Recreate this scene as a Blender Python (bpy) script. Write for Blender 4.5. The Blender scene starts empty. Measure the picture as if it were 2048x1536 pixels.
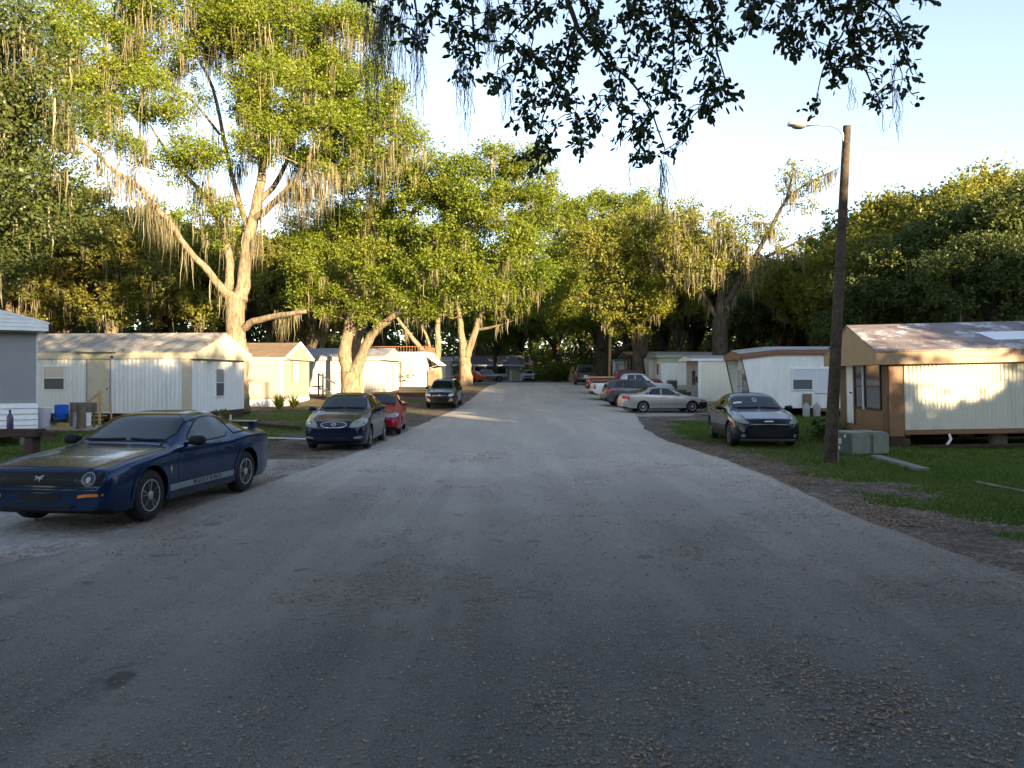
import bpy, bmesh, math, random
import numpy as np
from mathutils import Vector, Matrix, noise
from mathutils.bvhtree import BVHTree
from mathutils.geometry import delaunay_2d_cdt

sc = bpy.context.scene
COL = sc.collection
# ------------------------------------------------------------------ camera
F = 1560.0; HY = 753.0; EYE = 1.95          # focal length and horizon row in pixels of a 2048 wide frame
cam = bpy.data.cameras.new("camera"); camo = bpy.data.objects.new("camera", cam); COL.objects.link(camo)
camo.location = (0, 0, EYE); camo.rotation_euler = (math.radians(90), 0, 0)
cam.sensor_width = 36; cam.lens = 36 * F / 2048; cam.shift_y = -15 / 2048
cam.clip_start = 0.05; cam.clip_end = 2000
sc.camera = camo
# ------------------------------------------------------------------ sky and sun
SUN_EL = math.radians(9.0)
SUN_AZ = math.atan2(0.60, -0.80)             # sun stands behind the camera, to the right
w = bpy.data.worlds.new("World"); sc.world = w; w.use_nodes = True
nt = w.node_tree; bg = nt.nodes["Background"]
sky = nt.nodes.new("ShaderNodeTexSky"); sky.sky_type = 'NISHITA'; sky.sun_disc = False
sky.sun_elevation = SUN_EL; sky.sun_rotation = SUN_AZ
sky.air_density = 0.85; sky.dust_density = 0.25; sky.ozone_density = 1.2
hs = nt.nodes.new("ShaderNodeHueSaturation"); hs.inputs["Saturation"].default_value = 0.84
nt.links.new(sky.outputs[0], hs.inputs["Color"]); tn = nt.nodes.new("ShaderNodeMix"); tn.data_type = 'RGBA'; tn.blend_type = 'MULTIPLY'; tn.inputs[0].default_value = 1; tn.inputs[7].default_value = (1.02, 0.96, 0.955, 1)   # camera white balance
nt.links.new(hs.outputs[0], tn.inputs[6]); nt.links.new(tn.outputs[2], bg.inputs[0]); bg.inputs[1].default_value = 0.094
sl = bpy.data.lights.new("sun", 'SUN'); so = bpy.data.objects.new("sun", sl); COL.objects.link(so)
sl.energy = 4.2; sl.angle = math.radians(0.5); sl.color = (1.0, 0.76, 0.46)
sdir = Vector((math.sin(SUN_AZ) * math.cos(SUN_EL), math.cos(SUN_AZ) * math.cos(SUN_EL), math.sin(SUN_EL)))
so.rotation_euler = sdir.to_track_quat('Z', 'Y').to_euler(); so.location = (30, -40, 30)
sc.view_settings.view_transform = 'Standard'; sc.view_settings.look = 'None'
sc.view_settings.exposure = 2.58; sc.view_settings.gamma = 1.0; sc.view_settings.use_curve_mapping = False
sc.cycles.max_bounces = 5; sc.cycles.diffuse_bounces = 3; sc.cycles.glossy_bounces = 3
sc.cycles.transmission_bounces = 4; sc.cycles.transparent_max_bounces = 6; sc.cycles.sample_clamp_indirect = 6
sc.cycles.use_denoising = True

# ------------------------------------------------------------------ measuring helpers
def gz(Y):
    t = min(1, max(0, (Y - 42) / 30.0)); return 1.2 * t * t * (3 - 2 * t)
def PX(px, py, Y): return ((px - 1024) / F * Y, Y, EYE - (py - HY) / F * Y)
def GX(px, Y): return (px - 1024) / F * Y
def tag(o, label=None, cat=None, group=None, kind=None):
    if label: o["label"] = label
    if cat: o["category"] = cat
    if group: o["group"] = group
    if kind: o["kind"] = kind
    return o
def empty(name, loc, rz=0, label=None, cat=None, group=None):
    o = bpy.data.objects.new(name, None); COL.objects.link(o); o.empty_display_size = 0.3
    o.location = loc; o.rotation_euler = (0, 0, rz); return tag(o, label, cat, group)
def link(name, me, parent=None, loc=None):
    o = bpy.data.objects.new(name, me); COL.objects.link(o)
    if parent: o.parent = parent
    if loc is not None: o.location = loc
    return o
def copy_tree(o, parent=None):
    c = o.copy(); COL.objects.link(c); c.parent = parent
    for ch in list(o.children): copy_tree(ch, c)
    return c

# ------------------------------------------------------------------ materials
def L(n, a, b): n.links.new(a, b)
def mat(name, col, rough=0.6, metal=0, coat=0, spec=0.5, noise_amt=0, noise_scale=5, bump=0, bump_scale=40, emit=None):
    m = bpy.data.materials.new(name); m.use_nodes = True; n = m.node_tree; b = n.nodes["Principled BSDF"]
    b.inputs["Base Color"].default_value = (*col, 1); b.inputs["Roughness"].default_value = rough
    b.inputs["Metallic"].default_value = metal; b.inputs["Specular IOR Level"].default_value = spec
    if coat: b.inputs["Coat Weight"].default_value = coat; b.inputs["Coat Roughness"].default_value = 0.03
    if noise_amt or bump:
        tc = n.nodes.new("ShaderNodeTexCoord")
    if noise_amt:
        no = n.nodes.new("ShaderNodeTexNoise"); no.inputs["Scale"].default_value = noise_scale; no.inputs["Detail"].default_value = 6
        no.inputs["Roughness"].default_value = 0.65
        L(n, tc.outputs["Object"], no.inputs["Vector"])
        r = n.nodes.new("ShaderNodeMapRange"); r.inputs[1].default_value = 0.3; r.inputs[2].default_value = 0.7
        r.inputs[3].default_value = 1 - noise_amt; r.inputs[4].default_value = 1 + noise_amt * 0.5
        L(n, no.outputs[0], r.inputs[0])
        mx = n.nodes.new("ShaderNodeVectorMath"); mx.operation = 'SCALE'; mx.inputs[0].default_value = col
        L(n, r.outputs[0], mx.inputs["Scale"]); L(n, mx.outputs[0], b.inputs["Base Color"])
    if bump:
        nb = n.nodes.new("ShaderNodeTexNoise"); nb.inputs["Scale"].default_value = bump_scale; nb.inputs["Detail"].default_value = 4
        L(n, tc.outputs["Object"], nb.inputs["Vector"])
        bp = n.nodes.new("ShaderNodeBump"); bp.inputs["Strength"].default_value = bump; bp.inputs["Distance"].default_value = 0.02
        L(n, nb.outputs[0], bp.inputs["Height"]); L(n, bp.outputs[0], b.inputs["Normal"])
    return m
def mixrgb(n, fac, a, b, mode='MIX'):
    m = n.nodes.new("ShaderNodeMix"); m.data_type = 'RGBA'; m.blend_type = mode
    for sock, v in ((m.inputs[0], fac), (m.inputs[6], a), (m.inputs[7], b)):
        if isinstance(v, (int, float)): sock.default_value = v
        elif isinstance(v, tuple): sock.default_value = (*v, 1)
        else: L(n, v, sock)
    return m.outputs[2]
def nz(n, vec, scale, detail=5, rough=0.6):
    o = n.nodes.new("ShaderNodeTexNoise"); o.inputs["Scale"].default_value = scale; o.inputs["Detail"].default_value = detail
    o.inputs["Roughness"].default_value = rough; L(n, vec, o.inputs["Vector"]); return o.outputs[0]
def ramp(n, v, a, b, lo=0.0, hi=1.0):
    r = n.nodes.new("ShaderNodeMapRange"); r.inputs[1].default_value = a; r.inputs[2].default_value = b
    r.inputs[3].default_value = lo; r.inputs[4].default_value = hi; L(n, v, r.inputs[0]); return r.outputs[0]
def mth(n, op, a, b=None):
    m = n.nodes.new("ShaderNodeMath"); m.operation = op
    for i, v in enumerate((a, b)):
        if v is None: continue
        if isinstance(v, (int, float)): m.inputs[i].default_value = v
        else: L(n, v, m.inputs[i])
    return m.outputs[0]

def leafmat(name, ca, cb, trans=0.35, yellow=None):
    m = bpy.data.materials.new(name); m.use_nodes = True; n = m.node_tree
    for x in list(n.nodes): n.nodes.remove(x)
    out = n.nodes.new("ShaderNodeOutputMaterial"); g = n.nodes.new("ShaderNodeNewGeometry"); tc = n.nodes.new("ShaderNodeTexCoord")
    c = mixrgb(n, g.outputs["Random Per Island"], ca, cb)
    big = nz(n, tc.outputs["Object"], 0.35, 3)
    c = mixrgb(n, ramp(n, big, 0.35, 0.65, 0, 0.6), c, yellow or cb)
    d = n.nodes.new("ShaderNodeBsdfDiffuse"); t = n.nodes.new("ShaderNodeBsdfTranslucent"); L(n, c, d.inputs[0]); L(n, c, t.inputs[0])
    mx = n.nodes.new("ShaderNodeMixShader"); mx.inputs[0].default_value = trans
    L(n, d.outputs[0], mx.inputs[1]); L(n, t.outputs[0], mx.inputs[2])
    gl = n.nodes.new("ShaderNodeBsdfGlossy"); gl.inputs["Roughness"].default_value = 0.45; gl.inputs[0].default_value = (0.8, 0.85, 0.8, 1)
    m2 = n.nodes.new("ShaderNodeMixShader"); m2.inputs[0].default_value = 0.02
    L(n, mx.outputs[0], m2.inputs[1]); L(n, gl.outputs[0], m2.inputs[2]); L(n, m2.outputs[0], out.inputs[0])
    return m
M = {}
M['leaf'] = leafmat("oak leaf", (0.075, 0.125, 0.010), (0.165, 0.215, 0.018), trans=0.42, yellow=(0.20, 0.215, 0.020))
M['leaf_mid'] = leafmat("mid oak leaf", (0.065, 0.085, 0.014), (0.150, 0.150, 0.024), trans=0.38, yellow=(0.19, 0.165, 0.03))
M['leaf_pale'] = leafmat("pale oak leaf", (0.110, 0.140, 0.018), (0.220, 0.230, 0.030), trans=0.45, yellow=(0.25, 0.225, 0.035))
M['leaf_dark'] = leafmat("dark leaf", (0.040, 0.062, 0.016), (0.085, 0.105, 0.024), trans=0.3)
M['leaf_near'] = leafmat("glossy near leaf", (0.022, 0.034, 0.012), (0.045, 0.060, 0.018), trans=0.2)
M['bush'] = leafmat("bush leaf", (0.09, 0.13, 0.02), (0.18, 0.2, 0.03), trans=0.3)
M['dead_leaf'] = leafmat("fallen leaf", (0.12, 0.075, 0.05), (0.38, 0.28, 0.20), trans=0.1, yellow=(0.32, 0.20, 0.14))
M['moss'] = leafmat("spanish moss", (0.13, 0.115, 0.062), (0.22, 0.19, 0.105), trans=0.3)
M['moss_near'] = leafmat("near spanish moss", (0.06, 0.065, 0.06), (0.11, 0.115, 0.10), trans=0.35)
M['grass'] = leafmat("grass blade", (0.045, 0.100, 0.012), (0.100, 0.165, 0.022), trans=0.3, yellow=(0.13, 0.15, 0.03))
def barkmat(name, ca, cb, cc):
    m = bpy.data.materials.new(name); m.use_nodes = True; n = m.node_tree; b = n.nodes["Principled BSDF"]; b.inputs["Roughness"].default_value = 1; b.inputs["Specular IOR Level"].default_value = .05
    tc = n.nodes.new("ShaderNodeTexCoord"); mp = n.nodes.new("ShaderNodeMapping"); mp.inputs["Scale"].default_value = (1, 1, .3); L(n, tc.outputs["Object"], mp.inputs[0])
    f = nz(n, mp.outputs[0], 7, 7, .75); c = mixrgb(n, ramp(n, f, .40, .60), cb, ca); c = mixrgb(n, ramp(n, nz(n, tc.outputs["Object"], 1.1, 5, .7), .50, .66, 0, .8), c, cc); L(n, c, b.inputs["Base Color"])
    bp = n.nodes.new("ShaderNodeBump"); bp.inputs["Strength"].default_value = 1; bp.inputs["Distance"].default_value = .12; L(n, f, bp.inputs["Height"]); L(n, bp.outputs[0], b.inputs["Normal"]); return m
M['bark'] = barkmat("oak bark", (.31, .25, .17), (.13, .10, .065), (.17, .135, .085))
M['bark_dark'] = barkmat("dark bark", (.12, .098, .072), (.045, .036, .027), (.075, .065, .045))
M['wood'] = mat("weathered wood", (0.20, 0.15, 0.10), 0.85, noise_amt=0.4, noise_scale=8, bump=0.3, spec=0.2)
M['newwood'] = mat("new lumber", (0.55, 0.36, 0.16), 0.8, noise_amt=0.2, noise_scale=9, spec=0.2)
M['darkwood'] = mat("dark wood", (0.07, 0.045, 0.035), 0.85, noise_amt=0.4, noise_scale=8, spec=0.2)
M['concrete'] = mat("concrete", (0.36, 0.34, 0.31), 0.9, noise_amt=0.3, noise_scale=6, bump=0.2, spec=0.2)
M['block'] = mat("concrete block", (0.22, 0.21, 0.19), 0.95, noise_amt=0.35, noise_scale=6, bump=0.3, spec=0.1)
M['rubber'] = mat("tyre rubber", (0.018, 0.018, 0.019), 0.75, spec=0.3, noise_amt=0.3, noise_scale=12)
M['black'] = mat("black plastic", (0.010, 0.010, 0.011), 0.6, spec=0.2)
M['trim'] = mat("black trim", (0.007, 0.007, 0.008), 0.45, spec=0.2)
M['chrome'] = mat("chrome", (0.62, 0.62, 0.63), 0.14, metal=1)
M['alloy'] = mat("wheel alloy", (0.50, 0.50, 0.51), 0.32, metal=0.85)
M['dullalloy'] = mat("dull alloy", (0.22, 0.22, 0.215), 0.42, metal=0.7)
M['glass'] = mat("car glass", (0.006, 0.010, 0.010), 0.02, spec=0.6)
M['lens'] = mat("headlamp lens", (0.30, 0.31, 0.29), 0.10, coat=0.6, metal=0.5)
M['hazelens'] = mat("yellowed lens", (0.20, 0.215, 0.155), 0.2, coat=0.3)
M['amber'] = mat("amber lens", (0.75, 0.20, 0.02), 0.15, coat=0.8)
M['redlens'] = mat("red lens", (0.42, 0.012, 0.02), 0.12, coat=0.8)
M['plate'] = mat("number plate", (0.6, 0.6, 0.58), 0.5)
def paint(name, col, metal=0.35, rough=0.28): return mat(name, col, rough, metal=metal, coat=0.4, spec=0.22, noise_amt=0.12, noise_scale=3)

# ------------------------------------------------------------------ mesh builder
class MB:
    def __init__(s): s.v = []; s.f = []; s.m = []
    def add(s, vs, fs, mi=0):
        k = len(s.v); s.v += [tuple(p) for p in vs]; s.f += [tuple(k + i for i in f) for f in fs]; s.m += [mi] * len(fs); return s
    def box(s, x0, x1, y0, y1, z0, z1, mi=0):
        v = [(x, y, z) for z in (z0, z1) for y in (y0, y1) for x in (x0, x1)]
        return s.add(v, [(0, 2, 3, 1), (4, 5, 7, 6), (0, 1, 5, 4), (2, 6, 7, 3), (0, 4, 6, 2), (1, 3, 7, 5)], mi)
    def bar(s, a, b, wx, wy=None, mi=0):
        wy = wy or wx; a = Vector(a); b = Vector(b); d = (b - a).normalized()
        up = Vector((0, 0, 1)) if abs(d.z) < 0.9 else Vector((1, 0, 0))
        r = d.cross(up).normalized(); u = r.cross(d).normalized()
        v = []
        for p in (a, b):
            for sx, sy in ((-1, -1), (1, -1), (1, 1), (-1, 1)): v.append(p + r * sx * wx / 2 + u * sy * wy / 2)
        return s.add(v, [(0, 1, 2, 3), (7, 6, 5, 4), (0, 4, 5, 1), (1, 5, 6, 2), (2, 6, 7, 3), (3, 7, 4, 0)], mi)
    def poly(s, pts, mi=0): return s.add(pts, [tuple(range(len(pts)))], mi)
    def prism(s, pts2, y0, y1, mi=0, ax='y'):
        n = len(pts2)
        mk = {'y': lambda p, t: (p[0], t, p[1]), 'x': lambda p, t: (t, p[0], p[1]), 'z': lambda p, t: (p[0], p[1], t)}[ax]
        v = [mk(p, y0) for p in pts2] + [mk(p, y1) for p in pts2]
        return s.add(v, [tuple(range(n)), tuple(range(2 * n - 1, n - 1, -1))] + [(i, (i + 1) % n, n + (i + 1) % n, n + i) for i in range(n)], mi)
    def tube(s, pts, rad, n=8, mi=0, cap=True):
        pts = [Vector(p) for p in pts]; k = len(s.v); prev = None
        if not hasattr(rad, '__len__'): rad = [rad] * len(pts)
        for i, p in enumerate(pts):
            d = (pts[min(i + 1, len(pts) - 1)] - pts[max(i - 1, 0)])
            d = d.normalized() if d.length > 1e-6 else Vector((0, 0, 1))
            if prev is None:
                a = d.cross(Vector((0.13, 0.97, 0.2))).normalized()
            else:
                a = (prev - d * prev.dot(d)); a = a.normalized() if a.length > 1e-5 else d.orthogonal().normalized()
            prev = a; b = d.cross(a)
            for j in range(n):
                t = 2 * math.pi * j / n; s.v.append(tuple(p + (a * math.cos(t) + b * math.sin(t)) * rad[i]))
        for i in range(len(pts) - 1):
            for j in range(n):
                s.f.append((k + i * n + j, k + i * n + (j + 1) % n, k + (i + 1) * n + (j + 1) % n, k + (i + 1) * n + j)); s.m.append(mi)
        if cap:
            s.f.append(tuple(k + j for j in range(n - 1, -1, -1))); s.m.append(mi)
            s.f.append(tuple(k + (len(pts) - 1) * n + j for j in range(n))); s.m.append(mi)
        return s
    def lathe(s, prof, n=24, axis='z', c=(0, 0, 0), mi=0):
        k = len(s.v)
        for r, h in prof:
            for j in range(n):
                t = 2 * math.pi * j / n; a, b = r * math.cos(t), r * math.sin(t)
                p = (a, b, h) if axis == 'z' else (a, h, b) if axis == 'y' else (h, a, b)
                s.v.append((p[0] + c[0], p[1] + c[1], p[2] + c[2]))
        for i in range(len(prof) - 1):
            for j in range(n):
                s.f.append((k + i * n + j, k + i * n + (j + 1) % n, k + (i + 1) * n + (j + 1) % n, k + (i + 1) * n + j)); s.m.append(mi)
        if prof[0][0] > 1e-4: s.f.append(tuple(k + j for j in range(n))[::-1]); s.m.append(mi)
        if prof[-1][0] > 1e-4: s.f.append(tuple(k + (len(prof) - 1) * n + j for j in range(n))); s.m.append(mi)
        return s
    def build(s, name, mats, parent=None, smooth=False, loc=None, bevel=0, normals=True):
        me = bpy.data.meshes.new(name); me.from_pydata(s.v, [], s.f)
        if not isinstance(mats, (list, tuple)): mats = [mats]
        for m in mats: me.materials.append(m)
        me.polygons.foreach_set("material_index", s.m)
        if normals:
            bm = bmesh.new(); bm.from_mesh(me); bmesh.ops.recalc_face_normals(bm, faces=bm.faces)
            if bevel: bmesh.ops.bevel(bm, geom=list(bm.edges), offset=bevel, segments=2, affect='EDGES', clamp_overlap=True)
            bm.to_mesh(me); bm.free()
        if smooth:
            me.polygons.foreach_set("use_smooth", [True] * len(me.polygons))
            if smooth != 'full': me.set_sharp_from_angle(angle=math.radians(38))
        me.update(); return link(name, me, parent, loc)

def np_quads(name, V, m, parent=None, loc=None):
    """V: (N,4,3) numpy array, one quad each"""
    N = V.shape[0]; me = bpy.data.meshes.new(name)
    me.vertices.add(N * 4); me.vertices.foreach_set("co", V.reshape(-1).astype(np.float32))
    me.loops.add(N * 4); me.loops.foreach_set("vertex_index", np.arange(N * 4, dtype=np.int32))
    me.polygons.add(N); me.polygons.foreach_set("loop_start", np.arange(0, N * 4, 4, dtype=np.int32))
    me.materials.append(m); me.update(calc_edges=True); me.validate()
    return link(name, me, parent, loc)
def text_mesh(s, size, extrude=0.002):
    cu = bpy.data.curves.new("t", 'FONT'); cu.body = s; cu.size = size; cu.align_x = 'CENTER'; cu.align_y = 'CENTER'; cu.extrude = extrude
    o = bpy.data.objects.new("t", cu); COL.objects.link(o); dg = bpy.context.evaluated_depsgraph_get()
    me = bpy.data.meshes.new_from_object(o.evaluated_get(dg)); bpy.data.objects.remove(o); bpy.data.curves.remove(cu); return me
# ------------------------------------------------------------------ ground
def lerp_tab(tab, y):
    return float(np.interp(y, [a for a, b in tab], [b for a, b in tab]))
LE = [(-12, -6.2), (4, -5.8), (8.2, -5.4), (9, -4.98), (10, -5.0), (12.2, -4.76), (15, -4.5), (18, -4.2), (23.2, -3.9), (38.5, -3.65), (50, -3.1), (70, -1.9), (80, -1.6), (90, -1.8)]
RE = [(-12, 6), (4, 5.3), (7.8, 5.1), (9.8, 4.95), (12.1, 4.97), (15.2, 5.18), (19.9, 5.05), (24.9, 4.75), (30, 5.1), (36, 5.9), (42, 6.6), (50, 6.6), (60, 6.6), (70, 6.9), (90, 7.2)]
def ground_col(x, y):
    """grass weight, sand weight"""
    n1 = noise.noise(Vector((x * 0.35, y * 0.35, 0))) ; n2 = noise.noise(Vector((x * 1.3, y * 1.3, 5)))
    l = lerp_tab(LE, y); r = lerp_tab(RE, y); g = 0.0; s = 0.0
    if x > 0:
        d = x - r
        if y < 17.5: g = (d - 0.75 - max(0, 12 - y) * 0.03 + n1 * 2.0 + n2 * 1.0) / 0.7
        elif y < 34: g = (d - 0.55 + n1 * 1.3 + n2 * 0.7) / 0.8 - (0.35 + n2) * max(0, (y - 26) / 8)
        else: g = (n1 * 2 + n2 - 0.2 + (d - 4) * 0.5) / 0.6
        if 34 < y < 44 and d < 4.5: s = min(1, max(0, 1.2 - abs(y - 40.5 - n1 * 4 - n2 * 1.5) / 2.5)); g = min(g, 1 - s * 2)
        if 10.5 < y < 14 and 2.2 < d < 4.4: s = max(0, min(1, 0.45 + n1 * 1.8 + n2))
        if 7 < y < 12.5 and 1.3 < d < 3.6: g = max(g, (n1 + n2 * 0.9 + 0.22) * 3)
        if x > 14: g = max(g, 0.8 + n1)
    else:
        d = l - x
        if y < 18.5: s = min(1, max(0, (3.6 - d + n1 * 0.8) / 0.7)); g = (d - 4.6 + n1 * 1.5) / 0.8
        elif y < 31: g = (d - 3.0 + n1 * 2.2 + n2) / 0.9; s = max(0, 1 - d / 1.8) * 0.55
        else: g = (n1 * 1.2 + n2 * 0.8 + min(0.6, (d - 1.9) * 0.4)) / 0.7; s = max(0, 0.3 - d * 0.1)
        if y > 45: g = min(g, 0.35 + n1)
    if y > 72: g = min(g, 0.1 + n1)
    return min(1, max(0, g)), min(1, max(0, s))
xs = np.unique(np.concatenate([np.linspace(-500, -60, 12), np.linspace(-60, -22, 14), np.arange(-22, 22.01, 0.35), np.linspace(22, 60, 14), np.linspace(60, 500, 12)]))
ys = np.unique(np.concatenate([np.linspace(-300, -20, 10), np.arange(-20, 5, 2.5), np.arange(5, 60, 0.4), np.arange(60, 100, 1.5), np.linspace(100, 700, 20)]))
gv = []; gc = []
for y in ys:
    for x in xs:
        z = gz(y)
        if abs(x) < 30 and y < 60: z += 0.02 * noise.noise(Vector((x * 0.5, y * 0.5, 3))) * min(1, max(0, (x - lerp_tab(RE, y)) / 2, (lerp_tab(LE, y) - x) / 2))
        gv.append((x, y, z - 0.012)); gc.append(ground_col(x, y))
nx = len(xs); gf = [(j * nx + i, j * nx + i + 1, (j + 1) * nx + i + 1, (j + 1) * nx + i) for j in range(len(ys) - 1) for i in range(nx - 1)]
me = bpy.data.meshes.new("ground"); me.from_pydata(gv, [], gf)
ca = me.color_attributes.new("cover", 'FLOAT_COLOR', 'POINT')
ca.data.foreach_set("color", np.array([(g, s, 0, 1) for g, s in gc], dtype=np.float32).reshape(-1))
m = bpy.data.materials.new("ground"); m.use_nodes = True; n = m.node_tree; b = n.nodes["Principled BSDF"]
b.inputs["Roughness"].default_value = 1; b.inputs["Specular IOR Level"].default_value = 0.1
tc = n.nodes.new("ShaderNodeTexCoord"); ob = tc.outputs["Object"]
at = n.nodes.new("ShaderNodeVertexColor"); at.layer_name = "cover"; sep = n.nodes.new("ShaderNodeSeparateColor"); L(n, at.outputs[0], sep.inputs[0])
fine = nz(n, ob, 14, 8, 0.75); mid = nz(n, ob, 2.2, 6, 0.7)
dirt = mixrgb(n, ramp(n, fine, 0.35, 0.65), (0.055, 0.041, 0.034), (0.21, 0.17, 0.135))
dirt = mixrgb(n, ramp(n, mid, 0.46, 0.60, 0, .8), dirt, (0.060, 0.042, 0.034)); dirt = mixrgb(n, ramp(n, nz(n, ob, 1.1, 7, .75), 0.55, 0.62, 0, .8), dirt, (0.27, 0.24, 0.205))
sand = mixrgb(n, ramp(n, nz(n, ob, 9, 8, 0.8), 0.35, 0.65), (0.20, 0.18, 0.16), (0.44, 0.41, 0.37))
grassc = mixrgb(n, ramp(n, fine, 0.3, 0.7), (0.04, 0.07, 0.016), (0.095, 0.135, 0.03))
grassc = mixrgb(n, ramp(n, mid, 0.45, 0.7, 0, 0.6), grassc, (0.12, 0.10, 0.045))
sf = mth(n, 'ADD', sep.outputs[1], mth(n, 'MULTIPLY', mth(n, 'SUBTRACT', mid, 0.5), 1.6))
gf_ = mth(n, 'ADD', sep.outputs[0], mth(n, 'MULTIPLY', mth(n, 'SUBTRACT', nz(n, ob, 5, 7, 0.8), 0.5), 1.4))
c = mixrgb(n, ramp(n, sf, 0.35, 0.6), dirt, sand); c = mixrgb(n, ramp(n, gf_, 0.4, 0.6), c, grassc)
L(n, c, b.inputs["Base Color"])
bp = n.nodes.new("ShaderNodeBump"); bp.inputs["Strength"].default_value = 0.8; bp.inputs["Distance"].default_value = 0.03
L(n, fine, bp.inputs["Height"]); L(n, bp.outputs[0], b.inputs["Normal"])
me.materials.append(m); me.update(); tag(link("ground", me), kind="structure")

# road sheet with a broken edge
m = bpy.data.materials.new("asphalt"); m.use_nodes = True; n = m.node_tree; b = n.nodes["Principled BSDF"]
b.inputs["Roughness"].default_value = 0.9; b.inputs["Specular IOR Level"].default_value = 0.25
tc = n.nodes.new("ShaderNodeTexCoord"); ob = tc.outputs["Object"]
mp = n.nodes.new("ShaderNodeMapping"); mp.inputs["Scale"].default_value = (1, 0.28, 1); L(n, ob, mp.inputs[0])
base = mixrgb(n, ramp(n, nz(n, mp.outputs[0], 0.45, 6, 0.65), 0.35, 0.68), (0.074, 0.068, 0.060), (0.142, 0.130, 0.115))
base = mixrgb(n, ramp(n, nz(n, ob, 1.1, 7, 0.75), 0.5, 0.75, 0, 0.55), base, (0.085, 0.080, 0.076))
spk = nz(n, ob, 75, 3, 0.9)
base = mixrgb(n, ramp(n, spk, 0.56, 0.66, 0, 0.9), base, (0.36, 0.34, 0.31))
base = mixrgb(n, ramp(n, nz(n, ob, 60, 3, 0.9), 0.38, 0.47, 0.9, 0), base, (0.03, 0.028, 0.026))
base = mixrgb(n, ramp(n, nz(n, ob, 3.1, 7, 0.8), 0.60, 0.70, 0, 0.6), base, (0.10, 0.078, 0.062))
vo = n.nodes.new("ShaderNodeTexVoronoi"); vo.feature = 'DISTANCE_TO_EDGE'; vo.inputs["Scale"].default_value = 0.42
wv = n.nodes.new("ShaderNodeVectorMath"); wv.operation = 'ADD'; nn_ = n.nodes.new("ShaderNodeTexNoise"); nn_.inputs["Scale"].default_value = 1.6; nn_.inputs["Detail"].default_value = 6
L(n, ob, nn_.inputs["Vector"]); L(n, ob, wv.inputs[0]); L(n, nn_.outputs["Color"], wv.inputs[1]); L(n, wv.outputs[0], vo.inputs["Vector"])
crack = mth(n, 'MULTIPLY', ramp(n, vo.outputs[0], 0.0, 0.012, 1, 0), ramp(n, nz(n, ob, 0.5, 3), 0.56, 0.66))
base = mixrgb(n, mth(n, 'MULTIPLY', crack, 0.5), base, (0.035, 0.033, 0.03)); 
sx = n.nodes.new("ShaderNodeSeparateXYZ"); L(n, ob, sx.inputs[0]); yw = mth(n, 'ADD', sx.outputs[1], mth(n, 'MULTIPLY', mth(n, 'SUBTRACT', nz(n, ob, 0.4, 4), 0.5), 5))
m3 = n.nodes.new("ShaderNodeMapping"); m3.inputs["Scale"].default_value = (1.1, 0.045, 1); L(n, ob, m3.inputs[0])
base = mixrgb(n, ramp(n, nz(n, m3.outputs[0], 1.0, 4, .6), 0.5, 0.62, 0, 0.35), base, (0.19, 0.172, 0.15))     # wheel-polished tracks
base = mixrgb(n, ramp(n, nz(n, ob, 1.7, 2, 0.4), 0.69, 0.73, 0, 0.7), base, (0.03, 0.027, 0.024))                # oil drips
far_pale = ramp(n, yw, 5.0, 17.0, 0.0, 1.0)        # asphalt colour turns paler from the near to the far stretch
base = mixrgb(n, far_pale, base, mixrgb(n, 0.45, mixrgb(n, 1.0, base, (3.5, 3.3, 3.05), 'MULTIPLY'), (0.46, 0.415, 0.365)))
L(n, base, b.inputs["Base Color"])
bp = n.nodes.new("ShaderNodeBump"); bp.inputs["Strength"].default_value = 0.7; bp.inputs["Distance"].default_value = 0.012
L(n, mth(n, 'SUBTRACT', mth(n, 'ADD', spk, mth(n, 'MULTIPLY', nz(n, ob, 6, 6, 0.7), 1.5)), crack), bp.inputs["Height"]); L(n, bp.outputs[0], b.inputs["Normal"])
yy = np.concatenate([np.arange(-12, 5, 1), np.arange(5, 60, 0.15), np.arange(60, 90.1, 0.75)]); rv = []; rf = []; K = 14
for y in yy:
    l = lerp_tab(LE, y) + 0.10 * noise.noise(Vector((y * 0.6, 0, 1))) + 0.05 * noise.noise(Vector((y * 2.7, 3, 1)))
    r = lerp_tab(RE, y) + 0.09 * noise.noise(Vector((y * 0.5, 8, 1))) + 0.06 * noise.noise(Vector((y * 2.5, 5, 1)))
    for i in range(K + 1):
        t = i / K; x = l + (r - l) * t; rv.append((x, y, gz(y) + (0.012 if 0 < i < K else -0.014)))
    # crown flat, thin edge
for j in range(len(yy) - 1):
    for i in range(K): a = j * (K + 1) + i; rf.append((a, a + 1, a + K + 2, a + K + 1))
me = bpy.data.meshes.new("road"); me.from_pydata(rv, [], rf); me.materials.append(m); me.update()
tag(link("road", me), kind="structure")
mb = MB(); yv = 90.0      # cross street beyond the crest
mb.poly([(-60, 88.5, 1.206), (60, 88.5, 1.206), (60, 97, 1.206), (-60, 97, 1.206)]); tag(mb.build("cross_road", m), kind="structure")

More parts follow.
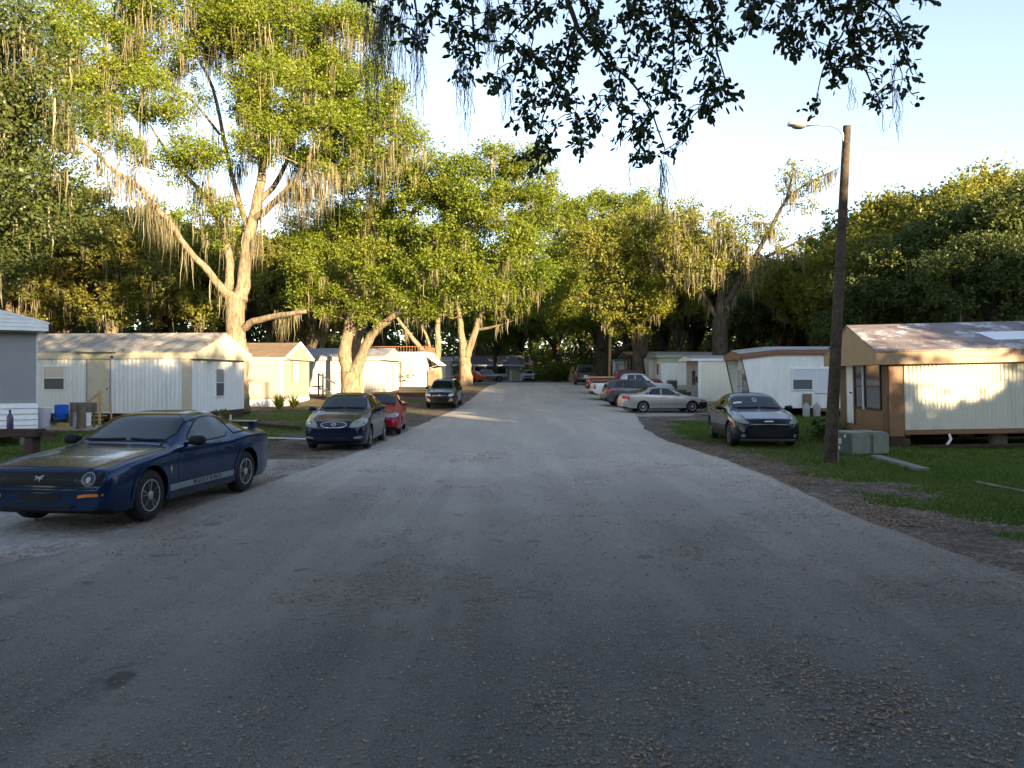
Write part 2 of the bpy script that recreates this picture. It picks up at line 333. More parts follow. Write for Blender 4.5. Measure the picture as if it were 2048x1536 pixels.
# fallen leaves: counts nobody could take
rng = np.random.default_rng(4)
def leaf_litter(name, label, n, pick, size=(0.035, 0.07)):
    C = []
    while len(C) < n:
        p = pick()
        if p: C.append((p[0], p[1], gz(p[1]) + p[2]))
    C = np.array(C); a = rng.uniform(0, 2 * np.pi, n); l = rng.uniform(*size, n); wd = l * rng.uniform(0.3, 0.5, n)
    A = np.stack([np.cos(a), np.sin(a), rng.normal(0, 0.16, n)], 1); B = np.stack([-np.sin(a), np.cos(a), rng.normal(0, 0.3, n)], 1)
    V = np.stack([C - A * l[:, None] / 2, C + B * wd[:, None] / 2, C + A * l[:, None] / 2, C - B * wd[:, None] / 2], 1)
    tag(np_quads(name, V, M['dead_leaf']), label, "leaves", kind="stuff")
random.seed(11)
def pick_road():
    y = 3.2 + 19 * random.random() ** 1.7; l = lerp_tab(LE, y); r = lerp_tab(RE, y); x = random.uniform(l, r)
    d = noise.noise(Vector((x * 0.55, y * 0.5, 2))) + 0.6 * noise.noise(Vector((x * 2.2, y * 1.8, 7)))
    p = 0.11 + max(0, d - 0.06) * 1.8 + 0.9 * max(0, 1 - (r - x) / 0.9) + (0.10 if x > 0 else 0)
    return (x, y, 0.020) if random.random() < p * (1.0 if y < 11 else 0.5) else None
leaf_litter("fallen_leaves", "dry brown oak leaves scattered over the near asphalt", 60000, pick_road, (0.016, 0.040))
def pick_verge():
    y = random.uniform(5.5, 24); r = lerp_tab(RE, y); x = r - 0.15 + abs(random.gauss(0, 1.6 if random.random() < .55 else .45))
    if random.random() < 0.25: x = lerp_tab(LE, y) + 0.1 - abs(random.gauss(0, 0.7))
    d = noise.noise(Vector((x * 0.7, y * 0.7, 9))) + 0.5 * noise.noise(Vector((x * 3, y * 3, 9)))
    return (x, y, 0.012) if d > random.uniform(-0.3, 0.3) else None
leaf_litter("verge_leaves", "brown leaf litter lying along both edges of the road", 42000, pick_verge, (0.025, 0.055))

# grass blades
def grass_patch(name, label, n, pick, h=(0.03, 0.075)):
    C = []
    while len(C) < n:
        x, y = pick(); g, s = ground_col(x, y)
        if g > random.random() * 0.9 + 0.12: C.append((x, y, gz(y) - 0.015))
    C = np.array(C); a = rng.uniform(0, 2 * np.pi, n); hh = rng.uniform(*h, n) * rng.choice([0.7, 1, 1.4], n); wd = rng.uniform(0.008, 0.016, n) * (1 + C[:, 1] / 30)
    S = np.stack([np.cos(a), np.sin(a), 0 * a], 1) * wd[:, None]; T = np.stack([rng.normal(0, .5, n), rng.normal(0, .5, n), np.ones(n)], 1) * hh[:, None]
    V = np.stack([C - S / 2, C + S / 2, C + T + S / 8, C + T - S / 8], 1)
    tag(np_quads(name, V, M['grass']), label, "grass", kind="stuff")
def pr():
    y = 6 + 36 * random.random() ** 1.3; return random.uniform(5, min(19, y * 0.72 + 1.5)), y
grass_patch("grass", "short green lawn grass on the right verge", 130000, pr)
def pl(): y = random.uniform(14, 44); return random.uniform(-0.68 * y - 1, -4.5), y
grass_patch("verge_grass", "thin patchy grass on the left verge", 36000, pl, (0.03, 0.06))
# ------------------------------------------------------------------ cars
def smooth_tab(tab, S, sig):
    S = np.asarray(S); xs_ = [a for a, b in tab]; vs = [b for a, b in tab]
    fine = np.arange(S[0] - 0.3, S[-1] + 0.3, 0.01); y = np.interp(fine, xs_, vs)
    k = np.exp(-0.5 * (np.arange(-30, 31) * 0.01 / sig) ** 2); k /= k.sum()
    ys_ = np.convolve(np.pad(y, 30, mode='edge'), k, mode='valid'); return np.interp(S, fine, ys_)
def chaikin(P, it, closed=False):
    P = np.array(P, float)
    for _ in range(it):
        if closed:
            Q = np.roll(P, -1, 0); A = 0.75 * P + 0.25 * Q; B = 0.25 * P + 0.75 * Q; P = np.stack([A, B], 1).reshape(-1, P.shape[1])
        else:
            A = 0.75 * P[:-1] + 0.25 * P[1:]; B = 0.25 * P[:-1] + 0.75 * P[1:]; R = np.stack([A, B], 1).reshape(-1, P.shape[1]); P = np.vstack([P[:1], R, P[-1:]])
    return P
def rr(x0, z0, x1, z1, r=0.03, seg=4):
    P = []
    for cx, cz, a0 in ((x1 - r, z1 - r, 0), (x0 + r, z1 - r, 90), (x0 + r, z0 + r, 180), (x1 - r, z0 + r, 270)):
        for i in range(seg + 1):
            t = math.radians(a0 + 90 * i / seg); P.append((cx + r * math.cos(t), cz + r * math.sin(t)))
    return P
def circ(x, z, r, n=20, ry=None): return [(x + r * math.cos(2 * math.pi * i / n), z + (ry or r) * math.sin(2 * math.pi * i / n)) for i in range(n)]

class Car:
    """local frame: front at +x, left at +y; s runs back from the nose"""
    def __init__(c, name, label, sp, col, cat="car", group=None):
        c.sp = sp; c.L = sp['L']; c.root = empty(name, (0, 0, 0), 0, label, cat, group); c.col = col
        Ln = c.L; H = sp['H']; W = sp['W'] / 2; r0, r1, cw, dk = sp['roof0'], sp['roof1'], sp['cowl'], sp['deck']
        hf, hc, zd, zt = sp['hoodf'], sp['hoodc'], sp['zdeck'], sp['ztail']; zb = sp.get('zb', 0.2)
        top = sp.get('top') or [(0, hf - .20), (.03, hf - .10), (.10, hf - .02), (.22, hf), (cw * .6, hf * .35 + hc * .65 - .01), (cw, hc),
               (cw + (r0 - cw) * .8, H - .10), (r0 + .08, H - .03), ((r0 + r1) / 2, H), (r1, H - .04), (dk, zd), (Ln - .15, zt), (Ln - .05, zt - .04), (Ln, zt - .32)]
        belt = sp.get('belt') or [(0, hf - .28), (.1, hf - .10), (.3, hf - .06), (cw, hc - .05), (r0 + .5, hc + .0), (r1, sp.get('beltr', hc + .02)), (dk, zd - .05), (Ln - .1, zt - .07), (Ln, zt - .38)]
        hw = sp.get('hw') or [(0, W * .68), (.05, W * .80), (.15, W * .89), (.35, W * .96), (sp['fo'], W), (cw + .3, W * .985), (r0 + 1, W * .985), (sp['fo'] + sp['wb'], W), (Ln - .5, W * .96), (Ln - .15, W * .88), (Ln - .04, W * .80), (Ln, W * .70)]
        wt = sp.get('wt') or [(0, W * .6), (.1, W * .76), (.4, W * .83), (cw, W * .80), (r0, W * .66), ((r0 + r1) / 2, W * .64), (r1, W * .64), (dk, W * .72 if dk < Ln - .3 else W * .70), (Ln - .2, W * .76), (Ln, W * .55)]
        zbt = [(0, zb + .10), (.25, zb), (Ln - .35, zb), (Ln, zb + .13)]
        S = np.concatenate([np.arange(0, .3, .02), np.arange(.3, Ln - .3, .04), np.arange(Ln - .3, Ln + .001, .02)]); S[-1] = Ln
        sg = sp.get('sig', .035)
        T, B, Hw, Wt, Zb = [smooth_tab(t, S, q) for t, q in ((top, sg), (belt, .05), (hw, .045), (wt, .06), (zbt, .05))]
        V = []; mi = []
        for i, s in enumerate(S):
            t, bl, h, wv_, z0 = T[i], B[i], Hw[i], Wt[i], Zb[i]; green = max(0, min(1, (t - bl - .1) / .25))
            ed = t - .035 - .025 * green; bl = min(bl, ed - .01); wv_ = min(wv_, h - .05)
            sec = [(0, z0), (h - .18, z0), (h - .04, z0 + .015), (h - .02, z0 + .09), (h, z0 + (bl - z0) * .42), (h + .004, z0 + (bl - z0) * .60), (h - .012, bl - .07), (h - .03, bl - .01), (h - .065, bl + .012)]
            sec += [(wv_ + (h - .065 - wv_) * .5, bl + (ed - bl) * .5 + .004), (wv_ + .012, ed - .02), (wv_ - .015, ed), (wv_ - .11, t - .014), (wv_ * .45, t - .002), (0, t)]
            P = chaikin(sec, 2); x = Ln / 2 - s
            ring = [(x, p[0], p[1]) for p in P] + [(x, -p[0], p[1]) for p in P[-2:0:-1]]
            V += ring
        R = len(ring); Fs = []
        for i in range(len(S) - 1):
            for j in range(R): Fs.append((i * R + j, i * R + (j + 1) % R, (i + 1) * R + (j + 1) % R, (i + 1) * R + j))
        Fs.append(tuple(range(R))[::-1]); Fs.append(tuple((len(S) - 1) * R + j for j in range(R)))
        c.bvh = BVHTree.FromPolygons([Vector(v) for v in V], Fs)
        me = bpy.data.meshes.new("body"); me.from_pydata(V, [], Fs); me.materials.append(col); me.materials.append(M['black'])
        o = link("body", me, None); wr = sp['wr']; mb = MB(); c.axles = [Ln / 2 - sp['fo'], Ln / 2 - sp['fo'] - sp['wb']]
        for ax in c.axles:
            for sy in (-1, 1):
                ra = wr + sp.get('gap', .045); ya, yb = (W - .30) * sy, (W + .2) * sy
                mb.lathe([(ra, min(ya, yb)), (ra, max(ya, yb))], 40, 'y', (ax, 0, wr + .01), mi=0)
        cut = mb.build("cut", [M['black']])
        bm = bmesh.new(); bm.from_mesh(o.data); bmesh.ops.recalc_face_normals(bm, faces=bm.faces); bm.to_mesh(o.data); bm.free()
        md = o.modifiers.new("b", 'BOOLEAN'); md.operation = 'DIFFERENCE'; md.object = cut; md.solver = 'EXACT'
        dg = bpy.context.evaluated_depsgraph_get(); nm = bpy.data.meshes.new_from_object(o.evaluated_get(dg))
        o.modifiers.clear(); o.data = nm; bpy.data.objects.remove(cut)
        nm.materials.clear(); nm.materials.append(col); nm.materials.append(M['black'])
        for p in nm.polygons:
            ce = p.center; k = 0
            for ax in c.axles:
                if math.hypot(ce.x - ax, ce.z - wr - .01) < wr + sp.get('gap', .045) + .004 and abs(p.normal.y) < .97 and abs(ce.y) > W - .31 and abs(math.hypot(ce.x - ax, ce.z - wr - .01) - wr - sp.get('gap', .045)) < .006: k = 1
            if abs(ce.y) < W - .29 and abs(ce.y) > W - .31: k = 1
            if p.normal.z < -.5 and ce.z < zb + .12: k = 1
            p.material_index = k; p.use_smooth = True
        nm.set_sharp_from_angle(angle=math.radians(35)); nm.update(); o.parent = c.root; c.body = o
        for ax in c.axles:
            for sy in (-1, 1): c.wheel(ax, sy)
    def wheel(c, ax, sy):
        sp = c.sp; wr = sp['wr']; W = sp['W'] / 2; wd = sp.get('tw', .21); rr_ = sp.get('rim', .22); y1 = W - .025
        e = bpy.data.objects.new("wheel", None); COL.objects.link(e); e.parent = c.root; e.location = (ax, y1 * sy, wr); e.empty_display_size = .2
        mb = MB(); h = wd
        prof = [(rr_ - .01, -.012), (rr_ + .005, -.002), (rr_ + .03, .0), (wr - .035, -.006), (wr - .012, -.022), (wr, -.05), (wr, -h + .05), (wr - .012, -h + .022), (wr - .035, -h + .006), (rr_, -h)]
        mb.lathe([(r, q * sy) for r, q in prof], 40, 'y'); mb.build("tyre", M['rubber'], e, smooth=True)
        mb = MB(); mb.lathe([(rr_ - .0, -.016 * sy), (rr_ - .008, -.004 * sy), (rr_ - .022, -.006 * sy), (rr_ - .03, -.04 * sy), (rr_ - .05, -.11 * sy)], 40, 'y')
        n = sp.get('spokes', 7); st = sp.get('spoke', 'single')
        for i in range(n):
            t = 2 * math.pi * i / n + .3
            def pt(r, dt, y): return (r * math.cos(t + dt), y * sy, r * math.sin(t + dt))
            for off in ((-.19, .19) if st == 'pair' else (0,)):
                aw = .085 if st == 'pair' else .5 * math.pi / n * .62; bw = aw * .42 + .015
                v = [pt(.05, off * .8 - bw * 2.2, -.012), pt(.05, off * .8 + bw * 2.2, -.012), pt(rr_ - .012, off + aw * .9, -.012), pt(rr_ - .012, off - aw * .9, -.012),
                     pt(.05, off * .8 - bw * 2.6, -.05), pt(.05, off * .8 + bw * 2.6, -.05), pt(rr_ - .012, off + aw * 1.05, -.05), pt(rr_ - .012, off - aw * 1.05, -.05)]
                mb.add(v, [(0, 1, 2, 3), (0, 4, 5, 1), (1, 5, 6, 2), (2, 6, 7, 3), (3, 7, 4, 0)])
        mb.lathe([(.062, -.05 * sy), (.058, -.008 * sy), (.03, -.002 * sy), (0.0001, -.001 * sy)], 20, 'y')
        mb.build("rim", sp.get('rimmat', M['alloy']), e, smooth=True)
        mb = MB(); mb.lathe([(rr_ - .02, -.085 * sy), (rr_ - .02, -.1 * sy), (0.001, -.1 * sy)], 24, 'y'); mb.lathe([(.001, -.06 * sy), (.13, -.06 * sy), (.13, -.07 * sy)], 24, 'y', mi=1)
        mb.build("brake_disc", [M['black'], M['dullalloy']], e)
    def cast(c, proj, a, b):
        Ln = c.L
        if proj in 'LR': sg = 1 if proj == 'L' else -1; o, d = Vector((Ln / 2 - a, 3 * sg, b)), Vector((0, -sg, 0))
        elif proj == 'F': o, d = Vector((Ln / 2 + 2, a, b)), Vector((-1, 0, 0))
        elif proj == 'B': o, d = Vector((-Ln / 2 - 2, a, b)), Vector((1, 0, 0))
        else: o, d = Vector((Ln / 2 - a, b, 4)), Vector((0, 0, -1))
        h = c.bvh.ray_cast(o, d)
        if h[0] is None:
            if proj in 'FB': o2 = Vector((Ln / 2 - .2 if proj == 'F' else -Ln / 2 + .2, a, b))
            else: o2 = o + d * 2.2
            q = c.bvh.find_nearest(o2); return q[0], q[1]
        n = h[1]
        if n.dot(d) > 0: n = -n
        return h[0], n
    def patch(c, name, proj, outline, m, off=.004, rim=True, parent=None, step=.055, mb=None, build=True):
        P = []
        for i, p in enumerate(outline):       # densify the outline
            q = outline[(i + 1) % len(outline)]; k = max(1, int(math.hypot(q[0] - p[0], q[1] - p[1]) / step))
            for j in range(k): P.append((p[0] + (q[0] - p[0]) * j / k, p[1] + (q[1] - p[1]) * j / k))
        nb = len(P); a0, a1 = min(p[0] for p in P), max(p[0] for p in P); b0, b1 = min(p[1] for p in P), max(p[1] for p in P)
        pts = [Vector(p) for p in P]
        for a in np.arange(a0 + step / 2, a1, step):
            for b in np.arange(b0 + step / 2, b1, step):
                ins = False
                for i in range(nb):
                    x1, y1_, x2, y2 = *P[i], *P[(i + 1) % nb]
                    if (y1_ > b) != (y2 > b) and a < (x2 - x1) * (b - y1_) / (y2 - y1_) + x1: ins = not ins
                if ins and min((a - p[0]) ** 2 + (b - p[1]) ** 2 for p in P) > (step * .45) ** 2: pts.append(Vector((a, b)))
        vv, _, ff, *_r = delaunay_2d_cdt(pts, [], [list(range(nb))], 1, 1e-5)
        o = mb or MB(); vs = []; 
        for i, v in enumerate(vv):
            h, nn = c.cast(proj, v[0], v[1]); vs.append(h + nn * off)
        fs = [tuple(f) for f in ff]; N = len(vs)
        if rim:                                # skirt sinking below the surface gives the panel a thickness
            for i in range(min(nb, N)):
                h, nn = c.cast(proj, vv[i][0], vv[i][1]); vs.append(h - nn * .006)
            if N >= nb: fs += [(i, (i + 1) % nb, N + (i + 1) % nb, N + i) for i in range(nb)]
        o.add(vs, fs)
        return o.build(name, m, parent or c.root, smooth=True, normals=False) if build else o
    def both(c, name, outline, m, off=.004, parent=None): return [c.patch(name, q, outline, m, off, parent=parent) for q in 'LR']
    def pair(c, name, proj, outline, m, off=.004, parent=None, **k):
        return [c.patch(name, proj, outline, m, off, parent=parent, **k), c.patch(name, proj, [(-a, b) for a, b in outline], m, off, parent=parent, **k)]
    def door(c, outline, handle=None):
        for q in 'LR':
            ce = (sum(p[0] for p in outline) / len(outline), sum(p[1] for p in outline) / len(outline))
            c.patch("door_seal", q, [(ce[0] + (p[0] - ce[0]) * 1 + (.007 if p[0] > ce[0] else -.007), p[1] + (.007 if p[1] > ce[1] else -.007)) for p in outline], M['trim'], .0012, rim=False, step=.05)
            d = c.patch("door", q, outline, c.col, .0035, step=.05)
            if handle:
                h, nn = c.cast(q, handle[0], handle[1]); mb = MB()
                mb.tube([h + Vector((-.10, 0, 0)) + nn * .01, h + Vector((-.07, 0, 0)) + nn * .035, h + Vector((.07, 0, 0)) + nn * .035, h + Vector((.10, 0, 0)) + nn * .01], .013, 8)
                mb.build("door_handle", c.sp.get('handlemat', c.col), d, smooth=True)
    def window(c, proj, outline, trim=.022):
        ce = (sum(p[0] for p in outline) / len(outline), sum(p[1] for p in outline) / len(outline))
        sgn = 0
        big = []
        n = len(outline)
        for i, p in enumerate(outline):
            a = outline[i - 1]; b = outline[(i + 1) % n]; t = Vector((b[0] - a[0], b[1] - a[1])).normalized(); nn = Vector((t.y, -t.x))
            if nn.dot(Vector((p[0] - ce[0], p[1] - ce[1]))) < 0: nn = -nn
            big.append((p[0] + nn.x * trim, p[1] + nn.y * trim))
        w_ = c.patch("window_trim" if proj in 'LR' else "windscreen_seal", proj, big, M['trim'], .004)
        c.patch("glass", proj, outline, M['glass'], .008, parent=w_, step=.06)
    def mirror(c, s, z, m, size=(.075, .125, .075)):
        for q, sg in (('L', 1), ('R', -1)):
            h, nn = c.cast(q, s, z); mb = MB(); n = 14; y = h.y + sg * (size[1] + .05)
            prof = []
            for i in range(9):
                t = -1 + 2 * i / 8; r = (1 - abs(t) ** 3.0) ** (1 / 3.0); prof.append((max(r, .02), t))
            k = len(mb.v)
            for r, t in prof:
                for j in range(n):
                    a = 2 * math.pi * j / n; ca_, sa = math.cos(a), math.sin(a)
                    mb.v.append((h.x + size[0] * r * math.copysign(abs(ca_) ** .7, ca_), y + size[1] * t, h.z + .045 + size[2] * r * math.copysign(abs(sa) ** .6, sa) * (1 + .1 * t * sg)))
            for i in range(8):
                for j in range(n): mb.f.append((k + i * n + j, k + i * n + (j + 1) % n, k + (i + 1) * n + (j + 1) % n, k + (i + 1) * n + j)); mb.m.append(0)
            mb.f += [tuple(range(k, k + n)), tuple(range(k + 8 * n, k + 9 * n))]; mb.m += [0, 0]
            mb.bar((h.x, h.y - sg * .03, h.z - .01), (h.x, y, h.z + .02), .05, .04)
            w_ = mb.build("side_mirror", m, c.root, smooth=True)
            mb = MB(); mb.prism([(y + .0 + p[0], h.z + .045 + p[1]) for p in rr(-size[1] * .8, -size[2] * .75, size[1] * .8, size[2] * .75, .03)], h.x - size[0] * .80, h.x - size[0] * 1.01, ax='x')
            mb.build("mirror_glass", M['glass'], w_)
    def logo(c, proj, a, b, shapes, m, name="emblem", off=.012, parent=None):
        mb = MB()
        for sh in shapes: c.patch(name, proj, [(a + p[0], b + p[1]) for p in sh], m, off, mb=mb, build=False, step=.03)
        return mb.build(name, m, parent or c.root, smooth=True, normals=False)
    def writing(c, proj, s, z, txt, size, m, tilt=0, stretch=1, flip=False, space=0):
        me = text_mesh(txt, size); mb = MB(); vs = []; sg = -1 if (proj == 'L') else 1
        for v in me.vertices:
            a = v.co.x * stretch; b_ = v.co.y
            if proj in 'LR': ss = s + (a if proj == 'L' else -a); h, nn = c.cast(proj, ss, z + b_ + tilt * (ss - s))
            elif proj == 'F': h, nn = c.cast('F', s + a, z + b_)
            else: h, nn = c.cast('B', s - a, z + b_)
            vs.append(h + nn * (.009 + v.co.z))
        mb.add(vs, [tuple(p.vertices) for p in me.polygons]); bpy.data.meshes.remove(me)
        return mb.build("lettering", m, c.root, normals=False)
    def place(c, Fp, Rp, vis='left'):
        Fp = Vector((*Fp, 0)); Rp = Vector((*Rp, 0)); d = (Fp - Rp).normalized(); left = Vector((-d.y, d.x, 0)); half = c.sp['W'] / 2 - .13
        mid = Fp * .5 + Rp * .5 + (-left if vis == 'left' else left) * half
        off = (c.axles[0] + c.axles[1]) / 2; ctr = mid - d * off; a = math.atan2(d.y, d.x)
        zf, zr = gz((ctr + d * c.axles[0]).y), gz((ctr + d * c.axles[1]).y); pitch = math.atan2(zr - zf, c.sp['wb'])
        c.root.location = (ctr.x, ctr.y, (zf + zr) / 2 - off * math.sin(-pitch) * 0 + .005); c.root.rotation_euler = (0, pitch, a)
def ring_shape(rx, rz, w_, n=18):      # closed band as a thin C outline
    o = [(rx * math.cos(2 * math.pi * i / n - math.pi / 2 + .02), rz * math.sin(2 * math.pi * i / n - math.pi / 2 + .02)) for i in range(n)]
    i_ = [((rx - w_) * math.cos(2 * math.pi * i / n - math.pi / 2 + .02), (rz - w_) * math.sin(2 * math.pi * i / n - math.pi / 2 + .02)) for i in range(n)]
    return o + i_[::-1]
def sedan_glass(c, front, rear=None, third=None, fd=None, rd=None):
    c.window('L', front); c.window('R', front)
    if rear: c.window('L', rear); c.window('R', rear)
    if third: c.window('L', third); c.window('R', third)
    sp = c.sp; W = sp['W'] / 2; a0, a1 = sp['cowl'] + .08, sp['roof0'] - .01
    c.window('T', chaikin([(a0 + .07, -W * .76), (a0, -W * .35), (a0, W * .35), (a0 + .07, W * .76), (a1, W * .60), (a1 - .03, 0), (a1, -W * .60)], 1, True).tolist(), .02)
    if sp.get('rearT', True):
        b0, b1 = sp['roof1'] + .05, sp['deck'] - .04
        c.window('T', chaikin([(b0, -W * .55), (b0, W * .55), (b1, W * .64), (b1 + .02, 0), (b1, -W * .64)], 1, True).tolist(), .02)
def hoodline(c, s0, s1, w0, w1):
    c.patch("bonnet_seam", 'T', [(s0 - .008, -w0 - .008), (s0 - .03, 0), (s0 - .008, w0 + .008), (s1 + .008, w1 + .008), (s1 + .008, -w1 - .008)], M['trim'], .001, rim=False)
    c.patch("bonnet", 'T', [(s0, -w0), (s0 - .022, 0), (s0, w0), (s1, w1), (s1, -w1)], c.col, .0035)
def wipers(c):
    sp = c.sp; mb = MB(); W = sp['W'] / 2
    for y0, y1 in ((W * .1, W * .72), (-W * .62, W * 0.02)):
        P = [c.cast('T', sp['cowl'] + .10 + .03 * abs(t - .5), y0 + (y1 - y0) * t) for t in np.linspace(0, 1, 5)]; mb.tube([p + n_ * .02 for p, n_ in P], .009, 6)
    mb.build("wiper", M['black'], c.root)
def xform(pts, f): return [f(p) for p in pts]

def flares(c, w_=.055, off=.014):
    for q in 'LR':
        for ax in c.axles:
            s0 = c.L / 2 - ax; r = c.sp['wr'] + c.sp.get('gap', .045) + .004; z0 = c.sp['wr'] + .01; A = [math.radians(a) for a in range(-8, 189, 9)]
            c.patch("wheel_arch", q, [(s0 + r * math.cos(a), z0 + r * math.sin(a)) for a in A] + [(s0 + (r + w_) * math.cos(a), z0 + (r + w_) * math.sin(a)) for a in A[::-1]], c.col, off, step=.03)
def mir(P): return [(-a, b) for a, b in P]
# ---- blue coupe
c = Car("parked_coupe", "dark blue two-door coupe with silver side stripe, parked nearest on the left", dict(L=4.77, W=1.88, H=1.40, wb=2.72, fo=.93, wr=.345, rim=.222, spokes=5, spoke='pair', tw=.235,
    rimmat=M['alloy'], zb=.19, hoodf=.80, hoodc=.96, cowl=1.60, roof0=2.42, roof1=3.10, deck=4.12, zdeck=1.05, ztail=1.02, sig=.03, handlemat=M['trim'],
    top=[(0, .60), (.012, .72), (.035, .78), (.09, .812), (.6, .88), (1.2, .935), (1.60, .965), (2.26, 1.33), (2.46, 1.385), (2.85, 1.41), (3.15, 1.395), (3.55, 1.29), (4.12, 1.07), (4.25, 1.04), (4.62, 1.03), (4.72, 1.0), (4.77, .72)],
    belt=[(0, .52), (.06, .70), (.15, .755), (.6, .835), (.93, .885), (1.3, .905), (1.6, .92), (2.6, .94), (3.2, .95), (3.65, .985), (4.2, .97), (4.65, .94), (4.77, .6)],
    hw=[(0, .79), (.02, .84), (.06, .88), (.15, .905), (.45, .925), (.93, .938), (1.35, .915), (1.7, .90), (2.6, .905), (3.1, .92), (3.5, .945), (3.8, .945), (4.3, .905), (4.6, .86), (4.73, .80), (4.77, .72)],
    wt=[(0, .72), (.1, .80), (.5, .81), (1.60, .78), (2.42, .61), (2.8, .60), (3.3, .58), (3.9, .62), (4.2, .70), (4.7, .72), (4.77, .6)]), paint("deep blue metallic paint", (0.005, 0.026, 0.078), .4, .2), group="cars parked along the left edge of the road")
c.place((-4.97, 10.51), (-4.60, 13.25), 'left')
sedan_glass(c, chaikin([(1.98, .985), (2.18, 1.11), (2.50, 1.27), (2.75, 1.305), (3.08, 1.29), (3.15, 1.20), (3.20, 1.0), (2.6, .97)], 1, True).tolist(),
            third=[(3.34, 1.02), (3.30, 1.20), (3.38, 1.235), (3.55, 1.19), (3.82, 1.08), (3.86, 1.045)])
c.door([(1.62, .40), (1.60, .70), (1.66, .90), (2.5, .925), (3.26, .95), (3.30, .72), (3.18, .42)], (3.08, .80))
hoodline(c, .11, 1.55, .66, .70); wipers(c); c.mirror(1.93, .96, M['black'], (.07, .13, .072))
c.patch("grille", 'F', rr(-.50, .585, .50, .755, .04), M['trim'], .004)
mb = MB()
for i in range(9): c.patch("x", 'F', [(-.48, .60 + i * .017), (.48, .60 + i * .017), (.48, .604 + i * .017), (-.48, .604 + i * .017)], M['black'], .007, mb=mb, build=False, step=.08)
mb.build("grille_mesh", M['black'], c.root, normals=False)
for sg in (1, -1):
    o = c.patch("headlight", 'F', [(a * sg, b) for a, b in ((.50, .585), (.50, .755), (.80, .76), (.86, .66), (.84, .59))], M['trim'], .004)
    c.patch("headlamp_ring", 'F', circ(.665 * sg, .672, .085, 24), M['dullalloy'], .009, parent=o); c.patch("headlamp", 'F', circ(.665 * sg, .672, .072, 20), M['glass'], .014, parent=o); c.patch("bulb", 'F', circ(.675 * sg, .665, .030, 14), M['lens'], .022, parent=o)
    c.patch("turn_signal", 'F', [(a * sg, b) for a, b in ((.52, .435), (.66, .455), (.84, .465), (.85, .495), (.66, .495), (.53, .475))], M['amber'], .006)
c.patch("bumper_groove", 'F', rr(-.84, .545, .84, .565, .008), M['trim'], .003); c.patch("bumper_bar", 'F', rr(-.83, .50, .83, .535, .015), c.col, .022)
c.patch("lower_intake", 'F', rr(-.52, .275, .52, .345, .03), M['trim'], .004); c.patch("plate_recess", 'F', rr(-.28, .39, .28, .49, .02), M['trim'], .004)
for q in 'LR':
    c.patch("side_stripe", q, [(1.36, .33), (1.34, .425), (3.25, .425), (3.20, .33)], mat("silver stripe", (.20, .22, .24), .4) if q == 'L' else bpy.data.materials["silver stripe"], .005)
    mb = MB()
    for z in (.325, .425): c.patch("x", q, [(1.35, z), (1.35, z + .007), (3.22, z + .007), (3.22, z)], M['trim'], .007, mb=mb, build=False)
    mb.build("pinstripe", M['trim'], c.root, normals=False)
    c.writing(q, 2.42 if q == 'L' else 2.42, .378, "M U S T A N G", .085, M['trim'], stretch=1.5)
    c.patch("sill", q, [(1.38, .20), (1.36, .285), (3.2, .285), (3.18, .20)], mat("dark sill", (.02, .03, .05), .4) if q == 'L' else bpy.data.materials["dark sill"], .012)
horse = [(-.10, .03), (-.05, .035), (-.02, .02), (.03, .03), (.07, .05), (.10, .035), (.085, .025), (.065, .022), (.05, .0), (.08, -.01), (.06, -.018), (.03, -.01), (.015, -.045), (.0, -.045), (.005, -.012), (-.03, -.01), (-.065, -.035), (-.075, -.03), (-.05, -.005), (-.06, .018)]
c.logo('F', 0, .675, [[(a * .72, b * .75) for a, b in horse]], M['dullalloy'])
for q in 'LR': c.logo(q, 1.40, .64, [[(a * .35, b * .9) for a, b in horse], [(-.006, -.06), (.006, -.06), (.008, .06), (-.008, .06)]], M['chrome'], off=.008)
flares(c)
for sg in (1, -1): c.patch("tail_light", 'B', [(a * sg, b) for a, b in ((.42, .74), (.42, .93), (.74, .93), (.74, .74))], M['redlens'], .008)
mb = MB(); Lh = c.L / 2
mb.prism([(Lh - 4.48, 1.13), (Lh - 4.60, 1.155), (Lh - 4.70, 1.15), (Lh - 4.71, 1.13), (Lh - 4.50, 1.112)], -.68, .68)
for y in (-.55, .55): mb.prism([(Lh - 4.54, 1.0), (Lh - 4.68, 1.0), (Lh - 4.68, 1.125), (Lh - 4.54, 1.118)], y - .05, y + .05)
mb.build("spoiler", c.col, c.root, bevel=.006)
mb = MB(); h, n_ = c.cast('T', 2.0, 0); mb.tube([(Lh - 2.28, 0, 1.24), (Lh - 2.30, 0, 1.20)], .012, 6); mb.box(Lh - 2.42, Lh - 2.36, -.11, .11, 1.2, 1.25); 
# ---- dark blue sedan
c = Car("parked_sedan", "dark navy four-door saloon with chrome-rimmed grille in front of the red car", dict(L=4.53, W=1.70, H=1.48, wb=2.62, fo=.88, wr=.315, rim=.205, spokes=6, tw=.2, zb=.17,
    hoodf=.80, hoodc=1.02, cowl=1.18, roof0=1.98, roof1=3.20, deck=3.95, zdeck=1.12, ztail=1.09, handlemat=None), paint("navy paint", (0.005, 0.010, 0.034), .2, .22), group="cars parked along the left edge of the road")
c.sp['handlemat'] = c.col
c.place((-3.95, 21.2), (-4.00, 23.85), 'left')
sedan_glass(c, [(1.62, 1.02), (1.85, 1.17), (2.05, 1.33), (2.48, 1.37), (2.50, 1.04)], [(2.58, 1.04), (2.56, 1.37), (3.05, 1.35), (3.25, 1.22), (3.32, 1.06)], [(3.40, 1.07), (3.33, 1.20), (3.62, 1.08)])
